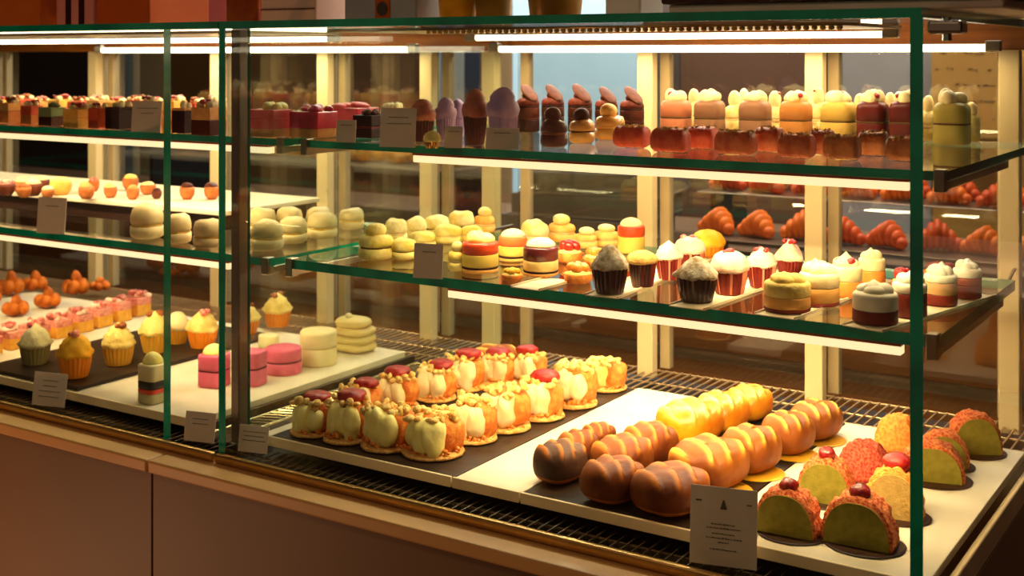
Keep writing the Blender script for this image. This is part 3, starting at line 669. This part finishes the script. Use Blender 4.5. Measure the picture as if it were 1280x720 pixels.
item(layered, 'layered_cake', 'smaller round cake with coral band behind the orange-red banded one', 'cake', 641, 328, 36, 42, S2+.0004, gr, 0, layers=[(.12, YBs), (.08, DK), (.4, YM), (.4, mat('coral_band', (232, 120, 70), None, 40, .4))], top='dome', topmat=CREAM)
item(layered, 'layered_cake', 'round cake with a dark plum band on a bright white paper', 'cake', 676, 347, 44, 50, S2+.003, gr, 0, layers=[(.10, YBs), (.06, DK), (.36, mat('cream_layer', (236, 206, 140), None, 40, .5)), (.48, PL_)], top='dome', topmat=CREAM)
gr = 'cream puffs on the lower right shelf'
for k, (px, bt, w, h, sh, tp, nm) in enumerate([
 (606, 293, 28, 34, PUFO, PUFW, 'farthest back of the pale cream puffs'), (577, 296, 34, 32, PUFW, None, 'second from back in the rear line of pale puffs'),
 (546, 298, 32, 28, PUFW, None, 'third from back in the rear line of pale puffs'), (520, 302, 28, 30, PUFW, None, 'fourth from back in the rear line of pale puffs'),
 (495, 306, 30, 32, PUFW, None, 'rounded pale puff right behind the front stacked one'), (590, 304, 28, 22, PUFF, None, 'flat yellow puff left of the orange-red banded cake, behind'),
 (560, 306, 36, 24, PUFF, None, 'flat yellow puff behind the small grey card, right side'), (528, 313, 34, 24, PUFF, None, 'flat yellow puff behind the small grey card, left side'),
 (505, 326, 34, 28, PUFF, None, 'low yellow puff beside the front stacked one'), (470, 327, 44, 48, PUFF, PUFF, 'stacked yellow puff with dark filling, leftmost on the shelf'),
 (571, 340, 24, 38, PUFF, PUFW, 'small pale puff between grey card and banded cake'),
 (669, 310, 36, 34, PUFW, None, 'pale puff just behind the plum-banded cake'), (702, 304, 36, 36, PUFO, PUFW, 'orange sugar-dusted puff rising behind the fruit tarts'),
 (732, 312, 32, 28, PUFO, CREAM, 'low dusted puff left of the round orange one'), (759, 310, 36, 30, PUFO, CREAM, 'dusted orange puff with round top behind the sugar peak cupcake')]):
    item(macaron, 'cream_puff', nm, 'pastry', px, bt, w*1.0, h, S2+.0004, gr, 0, shell=sh, fill=DKF if k in (9, 1, 2, 8) else CREAM, top=tp)
item(layered, 'fruit_cake', 'yellow cake with red fruit and dusted white top behind the crumb cupcake', 'cake', 789, 318, 34, 46, S2+.0004, None, 0, layers=[(.6, YM), (.4, ORD_)], top='dome', topmat=CREAM)
def fruit_tart(t, w, h, fm=RED):
    r = w/2
    G().lathe([(r*.85, 0), (r, h*.4), (r*.95, h*.42), (r*.8, h*.3), (.0005, h*.3)], 32, lambda q, z, a, i: (q*(1+.03*math.cos(16*a)), z)).build('tart_shell', CRUSTO, t, True)
    G().lathe([(r*.8, h*.3), (r*.85, h*.45), (r*.5, h*.55), (.0005, h*.56)], 24).build('custard', YCREAM, t, True)
    g = G()
    for k in range(4): g.blob((r*.4*math.cos(k*1.57+.4), r*.4*math.sin(k*1.57+.4), h*.66), r*.42, r*.34, h*.26, .06, 80, 14, 9, seed=k)
    g.build('fruit', fm, t, True)
OF = mat('orange_fruit', (240, 140, 40), (246, 160, 60), 60, .3, coat=.5)
for px, bt, w, h, fm, lab in [(712, 330, 36, 32, mat('dark_red_fruit', (190, 44, 28), (160, 30, 20), 60, .3, coat=.5), 'dark red fruit tart right of the plum-banded cake'),
    (744, 332, 32, 24, OF, 'orange fruit tart behind and left of the peaked cupcake'), (722, 356, 40, 30, OF, 'front orange fruit tart beside the peaked chocolate cupcake'), (640, 352, 30, 18, YEL, 'low yellow tart between the two banded cakes'),
    (1128, 368, 30, 36, RED, 'red strawberry tart behind the two-tone round cake'), (1176, 352, 46, 26, RED, 'wide red strawberry tart at the back right of the lower shelf')]:
    item(lambda t, w, h: fruit_tart(t, w, h, fm), 'fruit_tart', lab, 'tart', px, bt, w*.92, h, S2+.0004, 'fruit tarts on the lower right shelf')

# ------------------------------------------------------------------ upper shelf, right
Z1 = S1Z+.0003
C1 = mat('cocoa', (92, 40, 22), (98, 46, 26), 40, .5, .2); C2 = mat('dark_cocoa', (60, 24, 16), (72, 30, 20), 40, .5, .2); TANc = mat('caramel_dome', (196, 140, 60), (206, 150, 70), 30, .35, .1, coat=.3); ORC = mat('orange_choc', (128, 50, 20), (96, 34, 14), 60, .6, .3)
LIL = mat('lilac_icing', (176, 150, 196), (190, 164, 206), 50, .5, .2); PKB = mat('pinkish_brown', (190, 124, 104), (170, 100, 84), 60, .5, .2); PLB = mat('plum_brown', (104, 58, 54), (116, 66, 60), 60, .4, .2)
gr = 'chocolate towers on the upper right shelf'
def bott(px, y): a, b = basis(px); t = (y-CAMY)/b; return HOR+(CAMZ-Z1)*FPX/t
for k, (px, top, w, y) in enumerate([(660, 110, 32, .44), (691, 110, 32, .48), (725, 110, 34, .48), (758, 113, 32, .48), (790, 113, 34, .46)]):
    bt = bott(px, y-.012)
    item(layered, 'chocolate_tower', '%s from left in the rear line of curl-topped chocolate cakes' % ORD[k], 'cake', px, bt, w*.9, bt-top, Z1, gr, -.35, layers=[(.36, C2), (.05, C1), (.30, C1), (.05, C2), (.24, ORC)], top='leaf', topmat=ORC if k else C1, rnd=.5)
for px, bt, top, w, a, b, lab in [(762, 176, 130, 42, TANc, PUFO, 'tan-domed one beside the pink rolls'), (728, 180, 136, 36, TANc, C1, 'gold-domed one in the middle'), (692, 185, 134, 38, PLB, PKB, 'dark plum-brown one at the left')]:
    item(macaron, 'chocolate_dome', 'front small domed chocolate cake, %s' % lab, 'cake', px, bt, w*.92, bt-top, Z1, 'domed chocolates on the upper right shelf', 0, shell=a, fill=b, top=a if a is not TANc else b)
for px, bt, top, w, m1, m2, lab in [(572, 172, 124, 22, LIL, LIL, 'narrow lilac cupcake squeezed between two others'), (557, 176, 122, 28, LIL, LIL, 'lilac cupcake behind the small cream card'),
    (528, 178, 124, 34, PLB, PKB, 'plum-cased cupcake with pinkish dome'), (594, 182, 111, 34, PLB, PKB, 'tall plum-brown cupcake with pink-orange top'), (629, 184, 109, 42, LIL, LIL, 'large lilac cupcake above the white card')]:
    item(cupcake, 'cupcake', lab, 'cupcake', px, bt, w*.95, bt-top, Z1, 'cupcakes on the upper right shelf', 0, case=m1, frost=m2, style='puffy', ch=.52)
MG_ = mat('raspberry_glaze', (206, 34, 70), (222, 50, 84), 60, .35, .2, coat=.4); PKS = mat('rose_layer', (226, 96, 92), (234, 120, 110), 60, .45, .2); BSC = mat('biscuit_layer', (222, 160, 96), (230, 176, 112), 80, .6, .3)
for px, bt, top, w, ly_, tm, lab in [(440, 160, 126, 56, [(.3, BSC), (.7, MG_)], PKS, 'magenta cake slab behind the small tan card'), (392, 173, 128, 50, [(.35, BSC), (.65, MG_)], MG_, 'magenta glazed cake slab left of the small tan card'),
    (338, 172, 125, 44, [(.3, BSC), (.4, PKS), (.3, PKS)], YCREAM, 'rose and cream layered slab right of the bronze upright'), (460, 173, 134, 32, [(.42, C2), (.08, RBs), (.5, C2)], C1, 'dark chocolate slice between the two cards on the upper shelf'), (492, 162, 126, 26, [(.5, C1), (.5, PKB)], CREAM, 'cocoa slice hidden behind the larger grey card')]:
    item(cube, 'cake_slab', lab, 'cake', px, bt, w*.94, bt-top, Z1, 'cake slabs on the upper right shelf', 0, layers=ly_, topm=tm, nb=9, d=.8)
item(cupcake, 'golden_bite', 'low golden pastry bite in front of the plum-cased cupcake', 'pastry', 540, 186, 22, 22, Z1, None, 0, case=GOLD, frost=YCREAM, style='dome', ch=.4)
RL = [mat('roll_red', (196, 74, 52), (214, 100, 70), 70, .5, .4), mat('roll_rose', (196, 96, 64), (214, 124, 86), 70, .5, .4), mat('roll_tan', (190, 112, 66), (208, 134, 84), 70, .5, .4)]
gr = 'crumb topped rolls on the upper right shelf'
rl = [(790, 188, 42, 0), (838, 194, 44, 0), (878, 189, 34, 0), (920, 197, 48, 1), (962, 193, 32, 1), (996, 201, 42, 1), (1028, 196, 26, 1), (1053, 203, 42, 2), (1092, 198, 34, 2), (1130, 205, 40, 2)]
for k, (px, bt, w, c) in enumerate(rl):
    item(rollcake, 'roll_cake', '%s from left in the row of reddish crumb-topped rolls' % ORD[k], 'cake', px, bt-2, w*.95, 33 if bt > 190 else 30, Z1, gr, 0, skin=RL[c], crumb=CRUMB)
TC = [('pink-beige', mat('dome_pink', (196, 126, 96), (204, 136, 104), 20, .45, .1)), ('taupe', mat('dome_taupe', (150, 108, 82), (160, 118, 90), 20, .45, .1)), ('taupe', mat('dome_taupe', (150, 108, 82), (160, 118, 90), 20, .45, .1)),
      ('tan', mat('dome_tan', (190, 128, 68), (200, 140, 78), 20, .45, .1)), ('yellow', mat('dome_yellow', (214, 176, 90), (222, 186, 102), 20, .45, .1)), ('dark red', mat('dome_red', (104, 32, 26), (112, 38, 30), 20, .4, .1)), ('dark red', mat('dome_red', (104, 32, 26), (112, 38, 30), 20, .4, .1)), ('pistachio', mat('dome_pistachio', (186, 168, 88), (196, 180, 100), 20, .45, .1))]
gr = 'domed layer cakes in the rear row of the upper right shelf'
ex = ['leftmost, ', 'second from left, ', 'third from left, ', 'fourth from left, ', 'between the posts, ', 'left one of the pair, ', 'right one of the pair, ', 'seen beyond the glass edge, ']
for k, (px, w) in enumerate([(845, 38), (887, 38), (944, 40), (995, 40), (1048, 44), (1091, 40), (1131, 38), (1190, 46)]):
    bt = bott(px, .49); m = TC[k][1]
    item(layered, 'domed_cake', ex[k]+'%s domed layer cake in the upper shelf rear row' % TC[k][0], 'cake', px, bt, w*.92, bt-112, Z1, gr, 0, layers=[(.46, m), (.04, DKF), (.50, m)], top='cream', topmat=CREAM, bits=RED if k in (0, 3, 4, 5, 6) else None, sq=.55, nb=4, rnd=.5)
for k, (px, w, tp) in enumerate([(868, 26, 111), (918, 30, 114), (930, 22, 110), (969, 28, 114), (1022, 26, 110), (1075, 26, 118), (1112, 24, 116), (1160, 26, 120), (1214, 26, 128)]):
    bt = bott(px, .56 if k != 2 else .585)
    item(macaron, 'cream_macaron', '%s from left of the pale cream cakes peeping between the domed ones' % ORD[k], 'pastry', px, bt, w*.88, bt-tp, Z1, 'pale cakes behind the domed cakes', 0, shell=PUFW, fill=CREAM, top=CREAM, bits=RED if k in (0, 3, 4) else None)

# ------------------------------------------------------------------ upper shelf, left
SG = mat('sage_icing', (130, 142, 100), (140, 152, 110), 30, .5); CAR = mat('caramel_block', (200, 120, 60), (212, 134, 72), 60, .5); LEM = mat('lemon_block', (236, 180, 86), (242, 194, 104), 60, .5); CRL = mat('coral_block', (214, 88, 54), (224, 104, 70), 60, .5)
gr = 'small cakes in the near row of the upper left shelf'
for px, w, top, bt, ly_, bits, tm, lab in [
 (12, 26, 120, 154, [(.6, CAR), (.4, BSC)], NB, CREAM, 'caramel cake block at the left photo edge'), (40, 22, 124, 156, [(.5, CAR), (.5, CRL)], RED, CREAM, 'narrow orange cake left of the sage green one'),
 (65, 26, 126, 158, [(.5, C1), (.5, SG)], None, SG, 'brown cake with smooth sage green top'), (98, 29, 128, 160, [(.5, LEM), (.5, LEM)], RED, CREAM, 'lemon yellow cake with pink topping'),
 (123, 20, 126, 161, [(1, CRL)], RED, CREAM, 'narrow coral red cake beside the dark one'), (149, 27, 124, 162, [(.9, C2), (.1, C1)], None, CREAM, 'dark chocolate cake left of the grey card'),
 (184, 24, 118, 160, [(.9, CAR), (.1, C1)], RED, CREAM, 'caramel cake hidden behind the grey upper card'),
 (230, 24, 124, 167, [(.9, C2), (.1, BSC)], None, CREAM, 'dark chocolate cake between the two green glass edges'), (261, 34, 122, 170, [(.55, C1), (.45, BSC)], RED, CREAM, 'beige layered cake heaped with red berries')]:
    item(cube, 'cake_block', lab, 'cake', px, bt, w*.95, bt-top, Z1, gr, 0, layers=ly_, bits=bits, topm=tm, nb=6, d=.9)
gr = 'berry cakes in the far row of the upper left shelf'
for k, px in enumerate([4, 28, 52, 76, 100, 124, 148, 172, 194, 218, 244, 268]):
    bt = bott(px, .40); item(cube, 'berry_cake', '%s berry-topped cake from the left in the far row, upper left shelf' % ORD[k], 'cake', px, bt, 22, bt-(118 if k % 2 else 121), Z1, gr, 0, layers=[(.5, CAR), (.5, (LEM, CRL, BSC)[k % 3])], bits=(RED, NB, PB)[k % 3], topm=CREAM, nb=6)

# ------------------------------------------------------------------ lower shelf, left: platter on a dark riser, choux, sandwich cakes
SL = S2Z-.003
a, _ = at(-60, 262, SL+.022)
pa, _ = at(0, 262, SL+.030); pb, _ = at(165, 272, SL+.030)
t = thing('white_platter', 'long white platter on a dark riser carrying the choux bites in the left case', 'platter', (-1.9, .33, SL+.0002))
G().box(-.62, .49, -.09, .13, .026, .034, .002).build('platter_top', WHITE, t)
G().box(-.60, .47, -.075, .12, .0, .0258, .001).build('riser', mat('dark_riser', (52, 26, 18), None, 20, .5), t)
PZ = SL+.0345
CHX = mat('choux_brown', (190, 110, 56), (206, 130, 74), 60, .5, .3); CHD = mat('choux_cocoa', (110, 54, 36), (126, 66, 44), 60, .5, .3)
def choux(t, w, h, m, tp):
    r = w/2
    G().lathe([(r*.55, 0), (r*.9, h*.2), (r, h*.45), (r*.95, h*.62), (.0005, h*.62)], 24).build('choux_cup', m, t, True)
    G().blob((0, 0, h*.62), r*.80, r*.80, h*.24, .14, 80, 18, 10, seed=SEED[0]).build('cream_top', tp, t, True)
gr = 'choux bites on the white platter'
cl = [(8, 246, 24, 26, CHD, PB), (26, 242, 22, 24, CHX, CREAM), (42, 246, 24, 26, CHD, CREAM), (30, 248, 20, 22, CHX, NB), (52, 240, 22, 24, CHD, CREAM), (76, 245, 30, 28, LEM, YCREAM), (60, 248, 18, 18, CHX, CREAM),
      (108, 250, 22, 26, CHX, BSC), (117, 240, 16, 22, CHX, PB), (138, 248, 18, 22, CHX, YCREAM), (163, 238, 22, 24, CHX, YCREAM), (166, 250, 18, 22, CHX, BSC), (185, 244, 22, 20, CHX, CREAM), (196, 249, 14, 16, CHD, C1), (234, 250, 21, 25, CHX, C1), (265, 250, 22, 26, CHX, C1)]
for k, (px, bt, w, h, m, tp) in enumerate(sorted(cl)):
    item(lambda t, w, h: choux(t, w, h, m, tp), 'choux_bite', '%s choux bite counted from the left on the white platter' % (ORD+['fifteenth', 'sixteenth'])[k], 'pastry', px, bt, w*.9, h, PZ, gr)
SW = mat('sandwich_cream', (214, 192, 142), (222, 202, 154), 30, .5, .15); SWF = mat('sandwich_filling', (222, 180, 76), (230, 190, 90), 50, .5)
gr = 'pale sandwich cakes in the left case'
for k, (px, bt, w, h, lab) in enumerate([(398, 291, 34, 32, 'rear pale sandwich cake third from left, behind the others'), (362, 293, 36, 34, 'rear pale sandwich cake behind the gap right of the front one'), (328, 296, 36, 36, 'rear pale sandwich cake just right of the bronze upright'),
  (440, 288, 34, 28, 'pale sandwich cake farthest right, near the cream post'), (403, 300, 40, 34, 'pale sandwich cake second from the right'), (366, 306, 38, 34, 'pale sandwich cake in the middle of the front row'), (334, 315, 44, 40, 'front pale sandwich cake right of the bronze upright'),
  (261, 312, 42, 38, 'pale sandwich cake seen between the two green edges, right'), (222, 306, 36, 38, 'pale sandwich cake seen between the two green edges, left'), (184, 300, 44, 44, 'pale sandwich cake left of the left green edge')]):
    item(macaron, 'sandwich_cake', lab, 'cake', px, bt, w*.95, h, SL+.0004, gr, 0, shell=SW, fill=SWF)

# ------------------------------------------------------------------ price cards
def card(label, x0, x1, y0, y1, yplane=None, z=None, lines=4, emblem=False, tilt=.16, col=CARD):
    px = (x0+x1)/2
    if yplane is None: p, t = at(px, y1, z); h = (y1-y0)*t/FPX
    else: p, t = aty(px, y0, yplane); h = p.z-.7935; p.z = .7935
    w = (x1-x0)*t/FPX*1.12
    o = thing('price_card', label, 'price card', p, R_(14), None)
    tl = Matrix.Rotation(-tilt, 4, 'X')
    def tr(g): g.v = [tuple(tl @ Vector(q)) for q in g.v]; return g
    tr(G().box(-w/2, w/2, -.0004, .0004, 0, h)).build('card', col, o)
    g = G(); random.seed(int(x0)+5)
    if emblem:
        rows = [.52, .47, .40, .345, .29, .20]; 
        for q, fz in enumerate(rows):
            L = w*(.36, .50, .34, .52, .16, .40)[q]; x = -L/2
            while x < L/2: 
                d = rr(.0012, .0035); g.box(x, x+d, -.0009, -.0004, h*fz, h*fz+.0011*rr(.6, 1)); x += d+rr(.0004, .001)
        g.box(-w*.42, -w*.33, -.0009, -.0004, h*.80, h*.82).box(w*.34, w*.42, -.0009, -.0004, h*.80, h*.812)
        for q in range(5): g.box(-w*.05*(1-q/5.5), w*.05*(1-q/5.5), -.0009, -.0004, h*(.72+.024*q), h*(.742+.024*q))
    else:
        for q in range(lines):
            L = w*rr(.4, .75); fz = .75-q*.16; x = -L/2
            while x < L/2:
                d = rr(.001, .003); g.box(x, x+d, -.0009, -.0004, h*fz, h*fz+.0008); x += d+rr(.0004, .0010)
    tr(g).build('printed_text', INK, o)
    G().box(-w*.2, w*.2, .0009, .010, .0002, .0015).build('foot', STEEL, o)
card('large printed card with a small tree emblem in front of the brown loaves', 866, 941, 612, 716, yplane=.024, emblem=True, tilt=.10)
card('small card at the front rail, just right of the bronze upright', 297, 334, 533, 571, yplane=.030, lines=3)
card('small card at the front rail between the two green glass edges', 229, 268, 516, 558, yplane=.024, lines=2)
card('small lined card on the rail below the orange mango cupcake', 38, 82, 467, 518, yplane=.024)
card('blank-looking grey card before the white platter', 44, 82, 247, 292, z=SL, lines=1, tilt=.1)
card('grey card on the upper left shelf, beside the left green glass edge', 163, 201, 126, 165, z=S1Z, lines=2, tilt=.1)
card('larger grey card on the upper right shelf before the cocoa slice', 475, 518, 135, 184, z=S1Z, lines=2, tilt=.1)
card('small tan card on the upper right shelf before the magenta slab', 420, 444, 150, 178, z=S1Z, lines=1, tilt=.1)
card('small cream card in front of the lilac cupcake', 556, 577, 158, 185, z=S1Z, lines=1, tilt=.1)
card('white card standing in for a glass reflection before the large lilac cupcake', 608, 647, 160, 187, z=S1Z, lines=1, tilt=.1)  # card added in place of a pale reflection in the front glass
card('small grey card among the pale cream puffs', 517, 552, 305, 348, z=S2Z, lines=1, tilt=.1)

# ------------------------------------------------------------------ behind the cases
YW = 2.05
t = thing('back_cabinet', 'tall row of coloured door panels along the wall behind the cases', 'cabinet', (-1.9, YW, 0))
cols = [(-160, 110, (50, 42, 40)), (110, 133, (176, 124, 96)), (133, 146, (120, 124, 130)), (146, 150, (225, 205, 165)), (150, 166, (132, 136, 142)), (166, 174, (225, 205, 165)), (174, 213, (150, 130, 96)), (213, 312, (96, 70, 40)), (312, 440, (110, 80, 46)), (440, 528, (88, 58, 36)),
        (528, 545, (150, 135, 105)), (545, 558, (120, 150, 178)), (558, 566, (70, 95, 120)), (566, 580, (160, 160, 160)), (580, 600, (48, 62, 82)), (600, 640, (150, 125, 95)), (640, 803, (190, 224, 244)), (803, 850, (90, 82, 76)), (850, 1012, (112, 84, 68)), (1012, 1052, (70, 62, 60)), (1052, 1165, (156, 152, 150)), (1165, 1290, (190, 148, 82)), (1290, 1600, (70, 20, 12))]
for a, b, c in cols:
    xa, xb = xat(a, YW), xat(b, YW)
    G().box(xa+1.9+.001, xb+1.9-.001, 0, .03, .0, 2.2, .002).build('door_panel', mat('panel_%d' % a, c, tuple(min(255, v+6) for v in c), 4, .5), t)
# lettered board on the wall
a, b = aty(1160, 60, 1.95)[0], aty(1250, 175, 1.95)[0]
t = thing('menu_board', 'tan board with rows of faint handwriting, seen at the upper right behind the case', 'sign', ((a.x+b.x)/2, 1.98, b.z)); w = (b.x-a.x); h = a.z-b.z+.06
G().box(-w/2, w/2+.03, 0, .02, 0, h, .002).build('board', mat('board_tan', (196, 152, 84), (206, 164, 96), 4, .6), t)
g = G(); random.seed(8)
for q in range(6):
    x = -w*.46+rr(0, .02)
    while x < w*.42:
        d = rr(.004, .014); zz = h*(.88-q*.14)+rr(-.002, .002)
        if rr(0, 1) > .3: g.tube((x, -.0006, zz), (x+d, -.0006, zz+rr(-.002, .002)), .0009, 5)
        x += d+rr(.003, .008)
g.build('handwriting', INK, t)
# back counter
CT = mat('counter_wood', (150, 104, 62), (162, 114, 70), 5, .5, stretch=(1, 4, 4))
t = thing('back_counter', 'brown wooden counter running along behind the display cases', 'counter', (-1.8, 1.15, 0))
G().box(-2.4, 2.3, 0, .6, .0, .86, .004).build('counter_body', CT, t)
G().box(-2.4, 2.3, -.03, .62, .8605, .89, .004).build('worktop', mat('worktop', (120, 96, 76), None, 5, .35), t)
G().box(-2.4, 2.3, -.012, -.001, .70, .72).build('kick_rail', STEEL, t)
CZ2 = .8902
def tray2(lab, x0, x1, y0, y1, z, h):
    t = thing('baking_tray', lab, 'tray', ((x0+x1)/2, (y0+y1)/2, z)); w, d = (x1-x0)/2, (y1-y0)/2
    G().box(-w, w, -d, d, h-.003, h, .001).build('tray_plate', STEEL, t)
    if h > .02:
        for sx in (-1, 1): G().box(sx*w*.92-.006, sx*w*.92+.006, -d*.9, d*.9, 0, h-.0031).build('tray_leg', DARKST, t)
tray2('low metal tray of orange buns on the back counter behind the right case', -1.08, -.30, 1.17, 1.33, CZ2, .045)
tray2('raised metal tray of croissants on the back counter behind the right case', -1.15, -.30, 1.40, 1.60, CZ2, .11)
def croissant(t, w, h, m):
    g = G()
    for k in range(7):
        s = (k-3)/3; rad = h*.5*(1-.55*abs(s)**1.3)
        g.blob((w*.42*s, -w*.12*(s*s), rad), w*.13, rad*1.15, rad, .03, 60, 14, 8, seed=k)
    g.build('croissant_body', m, t, True)
CM = [mat('croissant_orange', (232, 130, 40), (214, 104, 26), 40, .5, .2), mat('croissant_red', (216, 100, 36), (196, 80, 26), 40, .5, .2), mat('croissant_pale', (216, 150, 84), (200, 130, 66), 40, .5, .2)]
gr = 'croissants on the back counter'; random.seed(4); n = 0
names = ['first', 'second', 'third', 'fourth', 'fifth', 'sixth', 'seventh', 'eighth', 'ninth', 'tenth', 'eleventh', 'twelfth']
for row, (yy, z, x0, x1, cnt, what) in enumerate([(1.25, CZ2+.0452, -1.03, -.34, 9, 'low front tray'), (1.46, CZ2+.1102, -1.10, -.34, 9, 'raised rear tray, near row'), (1.55, CZ2+.1102, -1.10, -.34, 9, 'raised rear tray, far row')]):
    for k in range(cnt):
        x = x0+(x1-x0)*k/(cnt-1); m = CM[2] if k >= cnt-2 else CM[(k//3+row) % 2]
        SEED[0] += 1
        t = thing('croissant', '%s croissant from the left on the %s of the back counter' % (names[k], what), 'croissant', (x, yy+random.uniform(-.01, .01), z+.0003), random.uniform(-.4, .4), gr)
        croissant(t, .082, random.uniform(.05, .062), m)
tray2('metal tray of yellow rolls on the back counter behind the left case', -2.75, -1.70, 1.22, 1.50, CZ2, .14)
for k in range(12):
    SEED[0] += 1
    t = thing('yellow_roll', '%s yellow roll from the left on the tray behind the left case' % names[k], 'bread', (-2.68+k*.085, 1.34, CZ2+.1403), random.uniform(-.2, .2), 'yellow rolls on the back counter')
    G().blob((0, 0, .024), .038, .06, .025, .05, 40, 18, 10, .8, seed=k).build('crust', mat('yellow_roll', (200, 146, 60), (212, 160, 74), 40, .5), t, True)
for k in range(3):
    t = thing('baking_sheet', ['lowest', 'middle', 'topmost'][k]+' pale baking sheet in the stack behind the middle of the right case', 'tray', (-1.40+.02*k, 1.36+.01*k, CZ2+.0003+k*.05), .1*k)
    G().box(-.16, .16, -.12, .12, 0, .006, .002).build('sheet_base', mat('sheet_metal', (150, 140, 128), None, 10, .4), t)
    g = G()
    for s in (-1, 1): g.box(-.16, .16, s*.117-.003, s*.117+.003, .0061, .049).box(s*.157-.003, s*.157+.003, -.1135, .1135, .0061, .049)
    g.build('sheet_rim', mat('sheet_rim', (120, 110, 100), None, 10, .4), t)

# ------------------------------------------------------------------ things standing on top of the cases
def topbox(name, lab, cat, pa, pb, y, depth, h, m, extra=None, bev=.003):
    xa, xb = xat(pa, y), xat(pb, y); cx = (xa+xb)/2; w = (xb-xa)/2
    t = thing(name, lab, cat, (cx, y, ZT1+.0004)); G().box(-w, w, 0, depth, 0, h, bev).build('body', m, t)
    G().box(-w-.001, w+.001, -.001, depth+.001, h+.0002, h+.02, bev).build('lid', m, t)
    if extra: extra(t, w, h)
    return t
topbox('orange_box', 'orange carton on the glass top at the left photo edge', 'box', -40, 50, .12, .12, .15, mat('orange_card', (214, 116, 40), (200, 104, 34), 5, .6))
def stripes(t, w, h):
    for s in (-.45, .25): G().box(w*s, w*s+.012, -.0016, -.0003, 0, h).build('dark_stripe', mat('burgundy', (60, 12, 14), None, 20, .6), t)
topbox('striped_box', 'pink carton with burgundy stripes on the glass top', 'box', 70, 117, .14, .10, .15, mat('dusty_pink', (222, 150, 140), None, 5, .6), stripes)
topbox('orange_box', 'wide orange-brown carton right of the striped one on the glass top', 'box', 120, 186, .13, .12, .14, mat('orange_card2', (208, 104, 34), (188, 90, 28), 5, .6))
topbox('red_box', 'dark red carton on the glass top above the two green edges', 'box', 190, 246, .262, .12, .14, mat('dark_red_card', (140, 44, 22), None, 5, .6))
topbox('yellow_box', 'narrow amber carton on the glass top left of the pink box', 'box', 282, 322, .16, .10, .12, mat('amber_card', (170, 96, 34), (150, 60, 20), 30, .5))
topbox('pink_box', 'pale pink box with a lid seam on the glass top', 'box', 326, 394, .12, .10, .10, mat('pale_pink_card', (236, 200, 180), None, 5, .6), lambda t, w, h: G().box(-w, w, -.0012, -.0002, .018, .020).build('lid_seam', mat('seam', (130, 90, 80), None, 5, .6), t))
def emb(t, w, h):
    G().box(-w*.1, w*.3, -.0012, -.0002, .0, .04).build('orange_patch', mat('patch_orange', (190, 100, 30), None, 20, .5), t)
    g = G().lathe([(.008, 0), (.009, .0006), (.008, .0012)], 24, None); g.v = [(x+w*.1, -.0012-z, y+.016) for x, y, z in g.v]; g.build('round_badge', mat('badge', (90, 80, 70), None, 20, .5), t)
topbox('silver_tin', 'silver tin with an orange patch and round badge on the glass top', 'tin', 430, 520, .12, .10, .09, mat('tin_silver', (190, 190, 190), None, 10, .35, metal=.5), emb)
def bowl(lab, px, y, w, m, h=.07):
    t = thing('yellow_pot', lab, 'pot', (xat(px, y), y, ZT1+.0004), 0, 'yellow pots on the glass top')
    G().lathe([(w*.72, 0), (w*.8, .004), (w*.95, h*.8), (w, h), (w*.94, h), (w*.75, .01), (.0005, .01)], 32).build('pot_body', m, t, True)
    G().lathe([(w*.97, h-.006), (w*1.06, h-.005), (w*1.06, h+.002), (w*.97, h+.003)], 32).build('rim', m, t, True)
bowl('bright yellow pot on the glass top, left one of three', 572, .16, .028, mat('pot_yellow', (214, 158, 20), None, 10, .4))
bowl('olive-gold pot on the glass top, middle one of three', 616, .17, .026, mat('pot_olive', (150, 116, 40), None, 10, .4))
bowl('brass pot on the glass top, right one of three', 694, .15, .038, mat('pot_brass', (176, 136, 60), (150, 110, 40), 10, .35, metal=.4))
topbox('white_box', 'small white faceted box on the glass top near the middle', 'box', 756, 800, .13, .06, .07, mat('white_card', (240, 232, 220), None, 5, .6))
xa, xb = xat(830, .05), -.24
t = thing('serving_tray', 'large pale tray with a dark rim on the glass top at the right', 'tray', ((xa+xb)/2, .24, ZT1+.0004)); w = (xb-xa)/2
G().box(-w, w, -.18, .2, 0, .010, .003).build('tray_base', mat('tray_pale', (206, 190, 176), None, 6, .5), t)
G().box(-w-.006, w+.006, -.186, .206, .0102, .020, .003).build('tray_rim', mat('tray_dark', (70, 36, 22), None, 6, .5), t)
G().box(-w*.9, w*.9, -.16, .18, .0202, .05, .01).build('folded_cloth', mat('cloth_brown', (120, 76, 50), (134, 88, 60), 8, .8), t)
